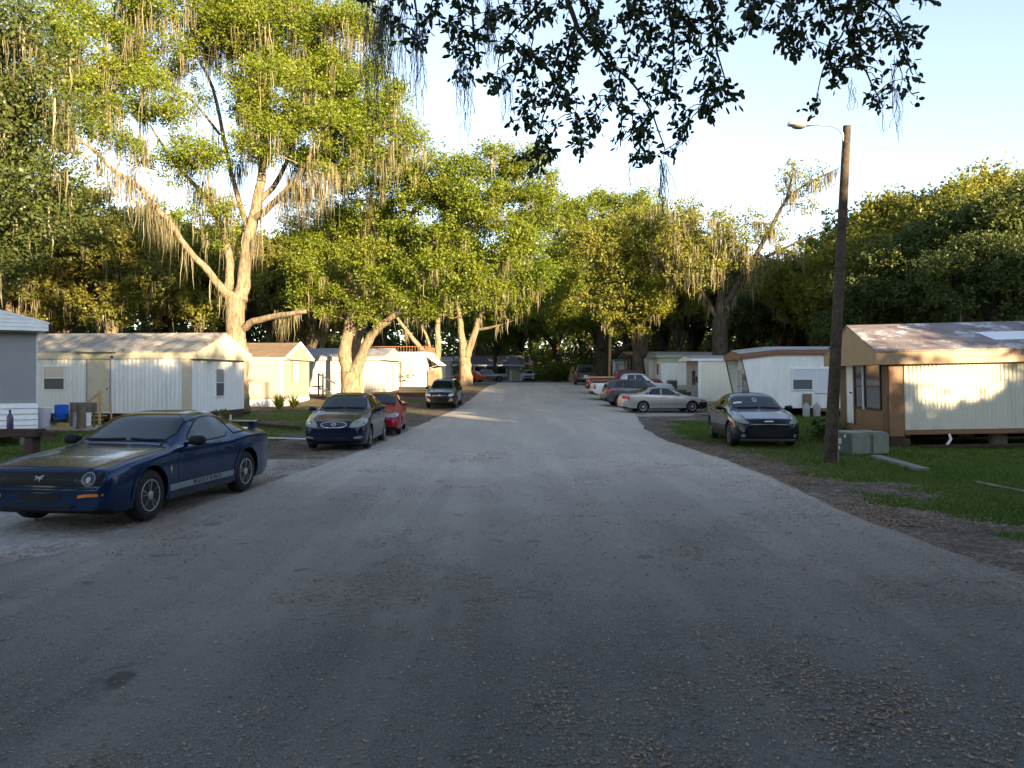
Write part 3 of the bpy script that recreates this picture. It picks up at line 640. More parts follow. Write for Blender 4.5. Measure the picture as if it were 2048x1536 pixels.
c.door([(1.28, .32), (1.25, .70), (1.35, .96), (2.52, 1.0), (2.54, .32)], (2.36, .86)); c.door([(2.56, .32), (2.55, 1.0), (3.45, 1.03), (3.38, .75), (3.1, .34)], (3.3, .90))
hoodline(c, .16, 1.14, .52, .66); wipers(c); c.mirror(1.62, 1.0, c.col, (.06, .105, .062))
c.patch("grille_surround", 'F', chaikin([(-.36, .76), (.36, .76), (.31, .60), (-.31, .60)], 2, True).tolist(), M['chrome'], .006)
g = c.patch("grille", 'F', chaikin([(-.335, .742), (.335, .742), (.29, .618), (-.29, .618)], 2, True).tolist(), M['trim'], .010)
mb = MB()
for z in (.65, .68, .71): c.patch("x", 'F', [(-.30, z), (.30, z), (.30, z + .006), (-.30, z + .006)], M['black'], .016, mb=mb, build=False)
mb.build("grille_bar", M['dullalloy'], g, normals=False)
c.logo('F', 0, .682, [ring_shape(.065, .044, .010), ring_shape(.028, .040, .008), [(a, b + .016) for a, b in ring_shape(.045, .020, .007)]], M['chrome'], off=.018)
for sg in (1, -1):
    o = c.patch("headlight", 'F', [(a * sg, b) for a, b in chaikin([(.40, .62), (.47, .76), (.66, .835), (.80, .83), (.815, .70), (.72, .635), (.5, .605)], 2, True)], M['hazelens'], .007)
    c.patch("lamp", 'F', circ(.52 * sg, .69, .045, 14), M['lens'], .011, parent=o); c.patch("lamp", 'F', circ(.655 * sg, .715, .055, 14), M['lens'], .011, parent=o)
    c.patch("fog_light", 'F', [(a * sg, b) for a, b in chaikin([(.50, .315), (.55, .38), (.73, .395), (.74, .33)], 1, True)], M['hazelens'], .006)
    c.patch("tail_light", 'B', rr(*sorted((.48 * sg, .78 * sg))[:1], .80, sorted((.48 * sg, .78 * sg))[1], 1.0, .03), M['redlens'], .006)
c.patch("lower_grille", 'F', rr(-.40, .29, .40, .37, .03), M['trim'], .004); c.patch("bumper_groove", 'F', rr(-.79, .445, .79, .46, .006), M['trim'], .003)
c.patch("lip_spoiler", 'F', [(-.80, .175), (-.80, .235), (-.5, .225), (.5, .225), (.80, .235), (.80, .175), (.5, .165), (-.5, .165)], c.col, .03)
# ---- red car
c = Car("parked_sedan", "red saloon with clear headlamps parked right behind the navy saloon", dict(L=4.40, W=1.68, H=1.40, wb=2.55, fo=.85, wr=.30, rim=.19, spokes=7, tw=.19, zb=.18,
    hoodf=.74, hoodc=.95, cowl=1.15, roof0=1.88, roof1=3.0, deck=3.6, zdeck=1.05, ztail=1.02), paint("red paint", (0.27, 0.006, 0.016), .1, .3), group="cars parked along the left edge of the road")
c.place((-3.85, 26.35), (-4.05, 28.95), 'left'); c.sp['handlemat'] = c.col
sedan_glass(c, [(1.55, .97), (1.95, 1.24), (2.35, 1.29), (2.38, .98)], [(2.45, .98), (2.43, 1.29), (2.85, 1.27), (3.12, 1.0)])
c.door([(1.22, .30), (1.2, .65), (1.3, .91), (2.40, .95), (2.42, .30)], (2.25, .80)); c.door([(2.44, .30), (2.43, .95), (3.25, .97), (3.2, .7), (2.95, .32)], (3.1, .84))
hoodline(c, .15, 1.1, .52, .64); wipers(c); c.mirror(1.58, .94, c.col, (.055, .10, .055))
c.patch("grille", 'F', rr(-.30, .60, .30, .68, .02), M['trim'], .005); c.patch("lower_grille", 'F', rr(-.45, .26, .45, .38, .03), M['trim'], .004)
for sg in (1, -1):
    c.patch("headlight", 'F', [(a * sg, b) for a, b in ((.38, .60), (.38, .70), (.74, .73), (.77, .62))], M['lens'], .007)
    c.patch("tail_light", 'B', [(a * sg, b) for a, b in ((.45, .75), (.45, .93), (.74, .93), (.74, .75))], M['redlens'], .006)
# ---- black SUV
def suv(name, label, col, wr=.35, group=None, L_=4.52, W=1.84, H=1.68, **k):
    sp = dict(L=L_, W=W, H=H, wb=2.70, fo=.92, wr=wr, rim=.23, spokes=5, spoke='pair', tw=.22, zb=.24, hoodf=.98, hoodc=1.16, cowl=1.20, roof0=1.95, roof1=4.0, deck=4.42, zdeck=1.12, ztail=1.05, rearT=False, gap=.05)
    sp['top'] = [(0, .72), (.03, .86), (.10, .95), (.22, .99), (.8, 1.10), (1.2, 1.16), (1.82, H - .10), (2.05, H - .03), (2.7, H), (3.6, H - .02), (3.98, H - .07), (4.25, 1.40), (4.40, 1.12), (4.46, .95), (L_, .66)]
    sp['belt'] = [(0, .64), (.1, .82), (.3, .90), (1.2, 1.06), (2.4, 1.10), (3.6, 1.14), (4.2, 1.10), (4.42, .98), (L_, .58)]
    sp.update(k); c = Car(name, label, sp, col, "suv", group); sp['handlemat'] = col
    sedan_glass(c, [(1.68, 1.13), (2.05, 1.40), (2.25, 1.52), (2.58, 1.55), (2.60, 1.14)], [(2.68, 1.15), (2.66, 1.55), (3.30, 1.54), (3.42, 1.18)], [(3.50, 1.19), (3.40, 1.52), (3.75, 1.47), (3.95, 1.25)])
    c.door([(1.32, .36), (1.3, .8), (1.4, 1.07), (2.62, 1.1), (2.64, .36)], (2.46, .98)); c.door([(2.66, .36), (2.65, 1.1), (3.58, 1.14), (3.5, .8), (3.22, .38)], (3.42, 1.0))
    hoodline(c, .2, 1.16, .62, .70); wipers(c); c.mirror(1.70, 1.12, col, (.07, .11, .08))
    c.window('B', [(-.56, 1.18), (.56, 1.18), (.50, 1.50), (-.50, 1.50)])
    for q in 'LR': c.patch("wheel_arch_trim", q, [(1.34, .25), (1.32, .33), (3.2, .33), (3.18, .25)], M['black'], .012)
    c.patch("lower_trim", 'B', rr(-.75, .34, .75, .52, .05), M['black'], .01)
    return c
c = suv("parked_suv", "black compact SUV with an amber lamp parked on the left beyond the red car", paint("black paint", (.008, .008, .009), .1, .2), group="cars parked along the left edge of the road")
c.place((-3.42, 46.6), (-3.27, 49.3), 'left')
c.patch("grille", 'F', chaikin([(-.50, .88), (.50, .88), (.44, .66), (-.44, .66)], 1, True).tolist(), M['black'], .006)
c.patch("grille_bar", 'F', rr(-.42, .76, .42, .79, .01), M['dullalloy'], .012); c.logo('F', 0, .80, [circ(0, 0, .075, 18, .032)], M['chrome'], off=.018)
c.patch("lower_grille", 'F', rr(-.42, .34, .42, .55, .04), M['trim'], .005)
for sg in (1, -1):
    c.patch("headlight", 'F', [(a * sg, b) for a, b in ((.52, .74), (.55, .86), (.82, .93), (.86, .84), (.80, .76))], M['lens'], .008)
    c.patch("fog_bezel", 'F', [(a * sg, b) for a, b in ((.52, .42), (.60, .60), (.80, .62), (.80, .45))], M['dullalloy'], .006)
flares(c); c.patch("fog_light", 'F', rr(.62, .46, .78, .58, .03), M['amber'], .012); c.patch("fog_light", 'F', rr(-.78, .46, -.62, .58, .03), M['lens'], .012)
# ---- black saloon on the lawn
c = Car("parked_sedan", "black saloon parked on the grass on the right, facing the camera beside the pole", dict(L=4.67, W=1.83, H=1.466, wb=2.70, fo=.93, wr=.34, rim=.225, spokes=5, spoke='pair', tw=.22, zb=.17, rimmat=M['dullalloy'],
    hoodf=.82, hoodc=1.0, cowl=1.22, roof0=2.10, roof1=3.15, deck=4.15, zdeck=1.12, ztail=1.10), paint("black blue paint", (.010, .014, .022), .3, .2), group="cars parked on the right verge")
c.place((6.20, 21.95), (6.38, 24.65), 'right'); c.sp['handlemat'] = c.col
sedan_glass(c, [(1.72, 1.02), (2.0, 1.19), (2.22, 1.33), (2.58, 1.36), (2.62, 1.05)], [(2.70, 1.05), (2.68, 1.36), (3.10, 1.33), (3.55, 1.12), (3.56, 1.08)])
c.door([(1.32, .30), (1.3, .70), (1.4, .96), (2.64, 1.0), (2.66, .30)], (2.48, .88)); c.door([(2.68, .30), (2.67, 1.0), (3.62, 1.04), (3.55, .75), (3.22, .32)], (3.45, .92))
hoodline(c, .16, 1.18, .58, .70); wipers(c); c.mirror(1.72, 1.0, c.col, (.065, .12, .065))
c.patch("grille", 'F', chaikin([(-.46, .70), (-.30, .765), (.30, .765), (.46, .70), (.42, .655), (-.42, .655)], 1, True).tolist(), M['trim'], .006)
c.patch("grille_bar", 'F', rr(-.50, .645, .50, .658, .005), M['dullalloy'], .012); c.logo('F', .0, .715, [[(-.13, .0), (.13, .0), (.10, .028), (-.10, .028)]], M['chrome'], off=.012)
c.patch("lower_grille", 'F', chaikin([(-.60, .60), (.60, .60), (.48, .32), (-.48, .32)], 1, True).tolist(), M['black'], .006)
c.patch("lip_spoiler", 'F', [(-.75, .20), (-.72, .25), (.72, .25), (.75, .20), (.5, .18), (-.5, .18)], M['dullalloy'], .02)
for sg in (1, -1):
    o = c.patch("headlight", 'F', [(a * sg, b) for a, b in chaikin([(.50, .665), (.58, .75), (.80, .86), (.86, .84), (.87, .74), (.75, .68)], 1, True)], M['hazelens'], .007)
    c.patch("lamp", 'F', circ(.70 * sg, .735, .045, 14), M['lens'], .012, parent=o)
    c.patch("fog_light", 'F', circ(.68 * sg, .35, .05, 14), M['lens'], .008)
    c.patch("tail_light", 'B', [(a * sg, b) for a, b in ((.40, .84), (.40, .96), (.78, .98), (.78, .84))], M['redlens'], .006)
c.patch("sticker", 'T', [(1.56, -.62), (1.56, -.38), (1.64, -.38), (1.64, -.62)], M['plate'], .011)
# hanging white ring seen through the windscreen (mirror tag)
c.logo('T', 1.72, 0.0, [ring_shape(.10, .06, .02)], M['plate'], name="mirror_tag", off=.010)
# ---- silver saloon side on
c = Car("parked_sedan", "silver saloon side-on with a black front bumper, nearest on the right pad", dict(L=4.70, W=1.76, H=1.39, wb=2.72, fo=.93, wr=.305, rim=.20, spokes=9, tw=.19, zb=.19,
    hoodf=.74, hoodc=.95, cowl=1.30, roof0=2.10, roof1=3.15, deck=3.90, zdeck=1.03, ztail=1.01), paint("silver paint", (.40, .385, .355), .5, .32), group="cars parked nose-in on the right")
c.place((9.75, 42.3), (7.04, 42.0), 'right'); c.sp['handlemat'] = c.col
sedan_glass(c, [(1.72, .97), (2.15, 1.24), (2.55, 1.28), (2.62, .98)], [(2.70, .98), (2.66, 1.28), (3.05, 1.25), (3.28, 1.08), (3.36, 1.0)], [(3.42, 1.0), (3.34, 1.08), (3.50, 1.02)])
c.door([(1.38, .30), (1.36, .65), (1.45, .91), (2.64, .95), (2.66, .30)], (2.5, .82)); c.door([(2.68, .30), (2.67, .95), (3.50, .97), (3.42, .7), (3.18, .32)], (3.4, .84))
hoodline(c, .15, 1.25, .55, .66); c.mirror(1.70, .95, c.col, (.06, .1, .06))
for q in 'LR':
    c.patch("front_bumper", q, [(0.02, .24), (0.02, .56), (.52, .56), (.60, .40), (.60, .24)], M['black'], .01)
    c.patch("side_moulding", q, [(1.4, .42), (1.4, .46), (3.2, .46), (3.2, .42)], M['dullalloy'], .008)
    c.patch("side_lamp", q, [(.12, .60), (.12, .68), (.45, .70), (.45, .60)], M['redlens'], .008)
    c.patch("tail_light_side", q, [(4.38, .72), (4.40, .90), (4.66, .90), (4.66, .74)], M['redlens'], .008)
c.patch("front_bumper", 'F', rr(-.78, .24, .78, .56, .04), M['black'], .01); c.patch("grille", 'F', rr(-.3, .58, .3, .66, .02), M['trim'], .006)
for sg in (1, -1):
    c.patch("headlight", 'F', [(a * sg, b) for a, b in ((.36, .58), (.36, .67), (.76, .68), (.78, .6))], M['lens'], .007)
    c.patch("tail_light", 'B', [(a * sg, b) for a, b in ((.42, .74), (.42, .90), (.76, .90), (.76, .74))], M['redlens'], .006)
c.patch("number_plate", 'B', rr(-.16, .76, .16, .88, .01), M['plate'], .01)
# ---- grey SUV behind it
c = suv("parked_suv", "dark grey SUV with red tail lamp, parked just behind the silver saloon", paint("grey paint", (.09, .09, .092), .5, .3), H=1.66, group="cars parked nose-in on the right")
c.place((9.25, 47.6), (6.55, 47.3), 'right')
for q in 'LR': c.patch("tail_light_side", q, [(4.0, .98), (4.05, 1.10), (4.48, 1.02), (4.46, .92)], M['redlens'], .01)
for sg in (1, -1):
    c.patch("tail_light", 'B', [(a * sg, b) for a, b in ((.40, .90), (.42, 1.0), (.84, 1.06), (.84, .90))], M['redlens'], .01)
    c.patch("headlight", 'F', [(a * sg, b) for a, b in ((.52, .74), (.55, .86), (.82, .93), (.86, .84), (.80, .76))], M['lens'], .008)
c.patch("number_plate", 'B', rr(-.16, .76, .16, .88, .01), M['plate'], .01); c.patch("grille", 'F', rr(-.4, .66, .4, .86, .03), M['trim'], .006)
# ---- pickups
def pickup(label, col, fp, rp, vis, group, L_=5.5, extra=None):
    H = 1.78
    sp = dict(L=L_, W=1.90, H=H, wb=3.35, fo=.95, wr=.38, rim=.22, spokes=6, tw=.24, zb=.34, hoodf=1.02, hoodc=1.16, cowl=1.35, roof0=2.05, roof1=3.3, deck=3.55, zdeck=1.2, ztail=1.2, rearT=False, gap=.06)
    sp['top'] = [(0, .80), (.03, .93), (.10, 1.02), (.25, 1.07), (1.35, 1.18), (1.95, H - .08), (2.15, H - .02), (2.7, H), (3.25, H - .03), (3.42, 1.50), (3.50, 1.20), (3.6, 1.17), (L_ - .08, 1.17), (L_ - .03, 1.10), (L_, .72)]
    sp['belt'] = [(0, .7), (.1, .90), (.3, 1.0), (1.35, 1.10), (3.4, 1.12), (L_ - .1, 1.10), (L_, .66)]
    sp['hw'] = [(0, .80), (.06, .88), (.3, .93), (.95, .95), (L_ - .3, .95), (L_ - .04, .94), (L_, .90)]
    sp['wt'] = [(0, .70), (.3, .80), (1.35, .76), (2.05, .64), (3.3, .64), (3.6, .84), (L_, .84)]
    c = Car("pickup_truck", label, sp, col, "pickup truck", group); sp['handlemat'] = col; c.place(fp, rp, vis)
    sedan_glass(c, [(1.80, 1.17), (2.15, 1.55), (2.22, 1.65), (2.62, 1.67), (2.65, 1.18)], [(2.73, 1.18), (2.71, 1.67), (3.15, 1.65), (3.22, 1.20)])
    c.door([(1.48, .44), (1.46, 1.1), (2.68, 1.12), (2.70, .44)], (2.5, 1.02)); c.door([(2.72, .44), (2.71, 1.12), (3.36, 1.12), (3.36, .44)], (3.2, 1.02))
    c.patch("bed_cover", 'T', [(3.62, -.76), (3.62, .76), (L_ - .10, .76), (L_ - .10, -.76)], M['black'], .008)
    c.patch("rear_bumper", 'B', rr(-.88, .40, .88, .58, .04), M['black'], .05)
    hoodline(c, .22, 1.3, .66, .70); c.mirror(1.8, 1.15, M['black'], (.07, .12, .1))
    for sg in (1, -1):
        c.patch("tail_light", 'B', [(a * sg, b) for a, b in ((.76, .74), (.76, 1.04), (.90, 1.04), (.90, .74))], M['redlens'], .01)
        c.patch("headlight", 'F', [(a * sg, b) for a, b in ((.50, .82), (.50, .97), (.85, .99), (.86, .84))], M['lens'], .008)
    for q in 'LR': c.patch("tail_light_side", q, [(L_ - .14, .74), (L_ - .14, 1.04), (L_ - .02, 1.04), (L_ - .02, .74)], M['redlens'], .008)
    c.patch("grille", 'F', rr(-.45, .68, .45, .96, .03), M['trim'], .006); c.patch("number_plate", 'B', rr(-.16, .62, .16, .74, .01), M['plate'], .012)
    return c
white = paint("white paint", (.62, .62, .60), 0, .3)
c = pickup("white pickup truck with black rear bumper between the grey SUV and the red pickup", white, (10.0, 52.4), (6.65, 52.2), 'right', "cars parked nose-in on the right")
c = pickup("red pickup truck with a load of pale planks, farthest nose-in on the right", paint("dull red paint", (.13, .008, .012), 0, .5), (10.2, 57.5), (6.85, 57.3), 'right', "cars parked nose-in on the right")
t = empty("plank_stack", (c.root.location.x - 1.75, c.root.location.y, gz(57.4) + 1.19), 0, "orange-brown planks loaded on the red pickup bed", "planks")
for i in range(4):
    mb = MB(); mb.box(-1.2, 1.0, -.62 + i * .32, -.34 + i * .32, 0, .14); mb.build("plank", M['newwood'], t, bevel=.004)
mb = MB(); [mb.box(x - .05, x + .05, -.6, .6, -.035, 0) for x in (-.7, .7)]; mb.build("batten", M['wood'], t)
c = pickup("grey pickup truck side-on in front of the far house", paint("pickup grey paint", (.16, .17, .17), .4, .3), (-5.15, 108), (-1.75, 108.3), 'left', "cars parked beyond the crest")
c = suv("parked_suv", "dark green old SUV seen from behind under the dark tree at the crest", paint("dark green paint", (.02, .025, .022), .2, .3), H=1.85, W=1.95, group="cars parked beyond the crest")
c.place((7.55, 72.5), (7.40, 69.8), 'right')
for sg in (1, -1): c.patch("tail_light", 'B', [(a * sg, b) for a, b in ((.76, .75), (.76, 1.02), (.88, 1.02), (.88, .75))], M['redlens'], .01)
c.patch("number_plate", 'B', rr(-.16, .76, .16, .88, .01), M['plate'], .01)
c = suv("parked_suv", "white SUV facing the camera beneath the small flag", white, H=1.80, W=1.94, group="cars parked beyond the crest")
c.place((3.35, 122), (3.55, 124.7), 'left')
c.patch("grille", 'F', rr(-.6, .66, .6, .86, .03), M['trim'], .006); c.patch("lower_grille", 'F', rr(-.6, .34, .6, .5, .03), M['trim'], .006)
for sg in (1, -1): c.patch("headlight", 'F', [(a * sg, b) for a, b in ((.62, .74), (.62, .86), (.86, .90), (.86, .76))], M['lens'], .008)
c = Car("parked_hatchback", "orange hatchback half hidden behind the trunk left of the grey pickup", dict(L=4.2, W=1.72, H=1.48, wb=2.5, fo=.85, wr=.31, rim=.2, spokes=7, tw=.19, zb=.2,
    hoodf=.80, hoodc=1.0, cowl=1.1, roof0=1.8, roof1=3.3, deck=3.98, zdeck=1.05, ztail=1.0), paint("orange paint", (.60, .085, .015), .1, .3), group="cars parked beyond the crest")
c.place((-7.0, 96.3), (-4.55, 95.0), 'left'); c.sp['handlemat'] = c.col
sedan_glass(c, [(1.5, 1.0), (1.9, 1.30), (2.25, 1.37), (2.28, 1.02)], [(2.36, 1.02), (2.34, 1.37), (2.9, 1.35), (3.2, 1.05)])
c.door([(1.2, .32), (1.2, .95), (2.3, .98), (2.32, .32)], (2.15, .84)); c.door([(2.34, .32), (2.33, .98), (3.2, 1.0), (2.9, .34)], (3.05, .88))
for sg in (1, -1): c.patch("tail_light", 'B', [(a * sg, b) for a, b in ((.50, .75), (.50, .98), (.78, .98), (.78, .75))], M['redlens'], .01); c.patch("headlight", 'F', [(a * sg, b) for a, b in ((.4, .62), (.4, .74), (.76, .76), (.78, .64))], M['lens'], .008)
# ------------------------------------------------------------------ homes
def siding_mat(name, col, dirt=(.25, .22, .17), amt=.35):
    m = bpy.data.materials.new(name); m.use_nodes = True; n = m.node_tree; b = n.nodes["Principled BSDF"]; b.inputs["Roughness"].default_value = .55
    tc = n.nodes.new("ShaderNodeTexCoord"); mp = n.nodes.new("ShaderNodeMapping"); mp.inputs["Scale"].default_value = (1.6, 1.6, .35); L(n, tc.outputs["Object"], mp.inputs[0])
    c = mixrgb(n, ramp(n, nz(n, mp.outputs[0], 1.6, 7, .7), .45, .8, 0, amt), col, dirt)
    c = mixrgb(n, ramp(n, nz(n, mp.outputs[0], 14, 5, .8), .55, .75, 0, amt * .6), c, dirt); L(n, c, b.inputs["Base Color"]); return m
M['s_white'] = siding_mat("white siding", (.76, .76, .72)); M['s_cream'] = siding_mat("cream siding", (.68, .65, .53), amt=.25)
M['s_grey'] = siding_mat("grey siding", (.27, .26, .26), (.2, .19, .18)); M['s_tan'] = siding_mat("tan siding", (.37, .31, .24), (.3, .24, .17), .2)
M['s_brown'] = siding_mat("brown panelling", (.25, .135, .065), (.12, .07, .045), .5); M['s_lbrown'] = siding_mat("light brown fascia", (.36, .235, .13), (.2, .13, .08), .5)
M['s_green'] = siding_mat("pale green siding", (.36, .44, .30), (.2, .2, .15), .4); M['s_midgrey'] = siding_mat("mid grey siding", (.36, .355, .34), (.25, .23, .2), .3)
M['s_rust'] = siding_mat("rust orange trim", (.22, .10, .05), (.16, .08, .05), .5)
M['w_trim'] = mat("white trim", (.78, .78, .76), .45, noise_amt=.15, noise_scale=3); M['c_trim'] = mat("cream trim", (.56, .50, .36), .5, noise_amt=.15, noise_scale=3)
M['alu'] = mat("window aluminium", (.55, .56, .56), .35, metal=.5); M['d_trim'] = mat("dark trim", (.03, .025, .03), .5)
M['pane'] = mat("window pane", (.05, .055, .065), .06, spec=.8, coat=.6, bump=.12, bump_scale=1.5); M['blind'] = mat("window blind", (.34, .345, .35), .25, coat=.6)
M['screen'] = mat("window screen", (.10, .10, .105), .7); M['whiteblind'] = mat("white blind", (.60, .61, .65), .35, coat=.4)
M['under'] = mat("underfloor shade", (.02, .017, .015), .95, spec=0)
def roof_mat(name, ca, cb, cc, sc_=(.25, 3, 3), lo=.42):
    m = bpy.data.materials.new(name); m.use_nodes = True; n = m.node_tree; b = n.nodes["Principled BSDF"]; b.inputs["Roughness"].default_value = .6; b.inputs["Specular IOR Level"].default_value = .4
    tc = n.nodes.new("ShaderNodeTexCoord"); mp = n.nodes.new("ShaderNodeMapping"); mp.inputs["Scale"].default_value = sc_; mp.inputs["Rotation"].default_value = (0, 0, .35); L(n, tc.outputs["Object"], mp.inputs[0])
    c = mixrgb(n, ramp(n, nz(n, mp.outputs[0], 1.3, 8, .75), lo, lo + .2), ca, cb); c = mixrgb(n, ramp(n, nz(n, tc.outputs["Object"], 1.4, 6, .75), .52, .68), c, cc); L(n, c, b.inputs["Base Color"]); return m
M['r_old'] = roof_mat("stained metal roof", (.40, .37, .31), (.15, .125, .095), (.045, .035, .027), (2.6, .4, 1), .44)
M['r_rust'] = roof_mat("rusty coated roof", (.20, .18, .18), (.13, .085, .07), (.58, .58, .58), (.7, 1.9, 1))
M['r_brown'] = roof_mat("brown shingle roof", (.22, .15, .08), (.13, .095, .06), (.28, .2, .11)); M['r_grey'] = roof_mat("grey metal roof", (.33, .33, .33), (.22, .22, .22), (.12, .11, .10))
M['r_dark'] = roof_mat("dark shingle roof", (.10, .10, .10), (.07, .07, .07), (.14, .13, .12))

class Home:
    """a runs along the long side away from the road, b runs away from the camera; corner (a=0,b=0) stands nearest to road and camera"""
    def __init__(h, name, label, corner, side, yaw, Ln, D, zb, zt, tilt=0, cat="mobile home", group="mobile homes along the road"):
        h.s = side; h.Ln = Ln; h.D = D; h.zb = zb; h.zt = zt
        h.root = empty(name, (corner[0], corner[1], gz(corner[1])), 0, label, cat, group); h.root.rotation_euler = (0, -tilt, yaw)
    def p(h, a, b, z): return (h.s * a, b, z)
    def ribs(h, name, m, edge, t0, t1, z0, z1, pitch=.15, dep=.018, off=0, horiz=False, zf=None, parent=None):
        """ribbed sheet along the long side ('S') or the end ('E'); t = distance along it; zf(t) optional top height"""
        mb = MB()
        def P(t, d, z): return h.p(t, -off - d, z) if edge == 'S' else (h.s * (-off - d), t, z)
        if horiz:
            n = max(1, round((z1 - z0) / pitch)); hz = (z1 - z0) / n
            for i in range(n):
                za, zb_ = z0 + i * hz, z0 + (i + 1) * hz
                mb.poly([P(t0, dep, za), P(t1, dep, za), P(t1, 0, zb_), P(t0, 0, zb_)]); mb.poly([P(t0, dep, zb_), P(t1, dep, zb_), P(t1, 0, zb_), P(t0, 0, zb_)])
        else:
            n = max(1, round((t1 - t0) / pitch)); w_ = (t1 - t0) / n; ts = []
            for i in range(n): t = t0 + i * w_; ts += [(t, 0), (t + w_ * .18, dep), (t + w_ * .55, dep), (t + w_ * .73, 0)]
            ts.append((t1, 0))
            for (ta, da), (tb, db) in zip(ts, ts[1:]): mb.poly([P(ta, da, z0), P(tb, db, z0), P(tb, db, zf(tb) if zf else z1), P(ta, da, zf(ta) if zf else z1)])
        return mb.build(name, m, parent or h.root, normals=False)
    def slab(h, name, m, a0, a1, b0, b1, z0, z1, parent=None, bevel=0):
        mb = MB(); x0, x1 = sorted((h.s * a0, h.s * a1)); mb.box(x0, x1, b0, b1, z0, z1); return mb.build(name, m, parent or h.root, bevel=bevel)
    def core(h, m, a0=0):        # plain inner box: back, far end and underside
        mb = MB(); x0, x1 = sorted((h.s * (a0 + .012), h.s * h.Ln)); mb.box(x0, x1, .012, h.D, h.zb, h.zt); return mb.build("wall", m, h.root)
    def gable(h, rise, oe, os_, m, fm, fd=.28, em=None, thick=.05, horiz=None):
        """pitched roof with its ridge along a, boxed fascia on long side and end"""
        a0, a1 = -oe, h.Ln + .2; b0, b1 = -os_, h.D + os_; zr = h.zt + rise; ze = h.zt + .02; bm_ = h.D / 2
        mb = MB(); P = h.p; nn = 40; ed = .03
        for (ba, za, bb, zb_) in ((b0 - ed, ze + .0, bm_, zr), (b1 + ed, ze, bm_, zr)):
            for i in range(nn):
                s0 = a0 - ed + (a1 - a0 + ed) * i / nn; s1 = a0 - ed + (a1 - a0 + ed) * (i + 1) / nn
                mb.poly([P(s0, ba, za + .02), P(s1, ba, za + .02), P(s1, bb, zb_ + .02), P(s0, bb, zb_ + .02)])
            mb.poly([P(a0 - ed, ba, za + .02), P(a1, ba, za + .02), P(a1, ba, za - .025), P(a0 - ed, ba, za - .025)])
            mb.poly([P(a0 - ed, ba, za + .02), P(a0 - ed, ba, za - .04), P(a0 - ed, bb, zb_ - .04), P(a0 - ed, bb, zb_ + .02)])
        r = mb.build("roof", m, h.root, normals=False)
        x0, x1 = sorted((h.s * a0, h.s * a1))
        mb = MB(); mb.box(x0, x1, b0, b0 + .06, ze - fd, ze - .002); mb.build("fascia", fm, h.root)
        mb = MB(); v = [(b0 + .002, ze - fd + .003), (b1 - .002, ze - fd + .003), (b1 - .002, ze - .006), (bm_, zr - .01), (b0 + .002, ze - .006)]
        mb.prism(v, h.s * (a0 - .012), h.s * (a0 + .05), ax='x')
        g = mb.build("gable", em or fm, h.root)
        if horiz:
            mb = MB(); z = ze - fd + .01
            while z < zr - .06:
                zz = max(z, ze - .006); k = (zr - zz) / (zr - ze); w0 = (bm_ - b0) * min(1, k); zt_ = z + horiz; w1 = (bm_ - b0) * min(1, max(0.02, (zr - max(zt_, ze)) / (zr - ze)))
                mb.poly([(h.s * (a0 - .03), bm_ - w0, z), (h.s * (a0 - .03), bm_ + w0, z), (h.s * (a0 - .014), bm_ + w1, min(zt_, zr - .03)), (h.s * (a0 - .014), bm_ - w1, min(zt_, zr - .03))]); z = zt_
            mb.build("gable_siding", em or fm, h.root, normals=False)
        mb = MB(); mb.box(x0 + .01, x1 - .01, b0 + .062, b1 - .01, ze - fd + .01, ze - fd + .03); mb.build("soffit", fm, h.root)
        return r
    def window(h, edge, t0, t1, z0, z1, fm=None, fw=.05, top='blind', bot='screen', mid=True, dep=.075, mull=None):
        fm = fm or M['alu']; mb = MB()
        def bx(mb, ta, tb, za, zb_, d0, d1):
            if edge == 'S': x0, x1 = sorted((h.s * ta, h.s * tb)); mb.box(x0, x1, -d1, -d0, za, zb_)
            else: x0, x1 = sorted((-h.s * d0, -h.s * d1)); mb.box(x0, x1, ta, tb, za, zb_)
        bx(mb, t0, t1, z0, z0 + fw, 0, dep); bx(mb, t0, t1, z1 - fw, z1, 0, dep); bx(mb, t0, t0 + fw, z0 + fw, z1 - fw, 0, dep); bx(mb, t1 - fw, t1, z0 + fw, z1 - fw, 0, dep)
        zm = (z0 + z1) / 2
        if mid: bx(mb, t0 + fw, t1 - fw, zm - fw / 3, zm + fw / 3, 0, dep - .012)
        w_ = mb.build("window", fm, h.root)
        mb = MB(); bx(mb, t0 + fw, t1 - fw, zm if mid else z0 + fw, z1 - fw, 0, dep - .022); mb.build("upper_pane" if mid else "pane", M[top], w_)
        if mid: mb = MB(); bx(mb, t0 + fw, t1 - fw, z0 + fw, zm, 0, dep - .028); mb.build("lower_pane", M[bot], w_)
        return w_
    def door(h, edge, t0, t1, z0, z1, m, fm, knob=True):
        mb = MB(); 
        def bx(mb, ta, tb, za, zb_, d0, d1):
            if edge == 'S': x0, x1 = sorted((h.s * ta, h.s * tb)); mb.box(x0, x1, -d1, -d0, za, zb_)
            else: x0, x1 = sorted((-h.s * d0, -h.s * d1)); mb.box(x0, x1, ta, tb, za, zb_)
        bx(mb, t0, t1, z0, z1, 0, .045); d = mb.build("door", m, h.root)
        mb = MB(); bx(mb, t0 - .06, t0, z0, z1, 0, .055); bx(mb, t1, t1 + .06, z0, z1, 0, .055); bx(mb, t0 - .06, t1 + .06, z1, z1 + .06, 0, .055); mb.build("door_frame", fm, d)
        if knob:
            mb = MB(); q = (h.s * (t0 + .1), -.09, z0 + .95) if edge == 'S' else (-h.s * .09, t0 + .1, z0 + .95); mb.lathe([(.001, -.03), (.03, -.02), (.03, .02), (.001, .03)], 10, 'z', q); mb.build("door_knob", M['trim'], d, smooth=True)
        return d
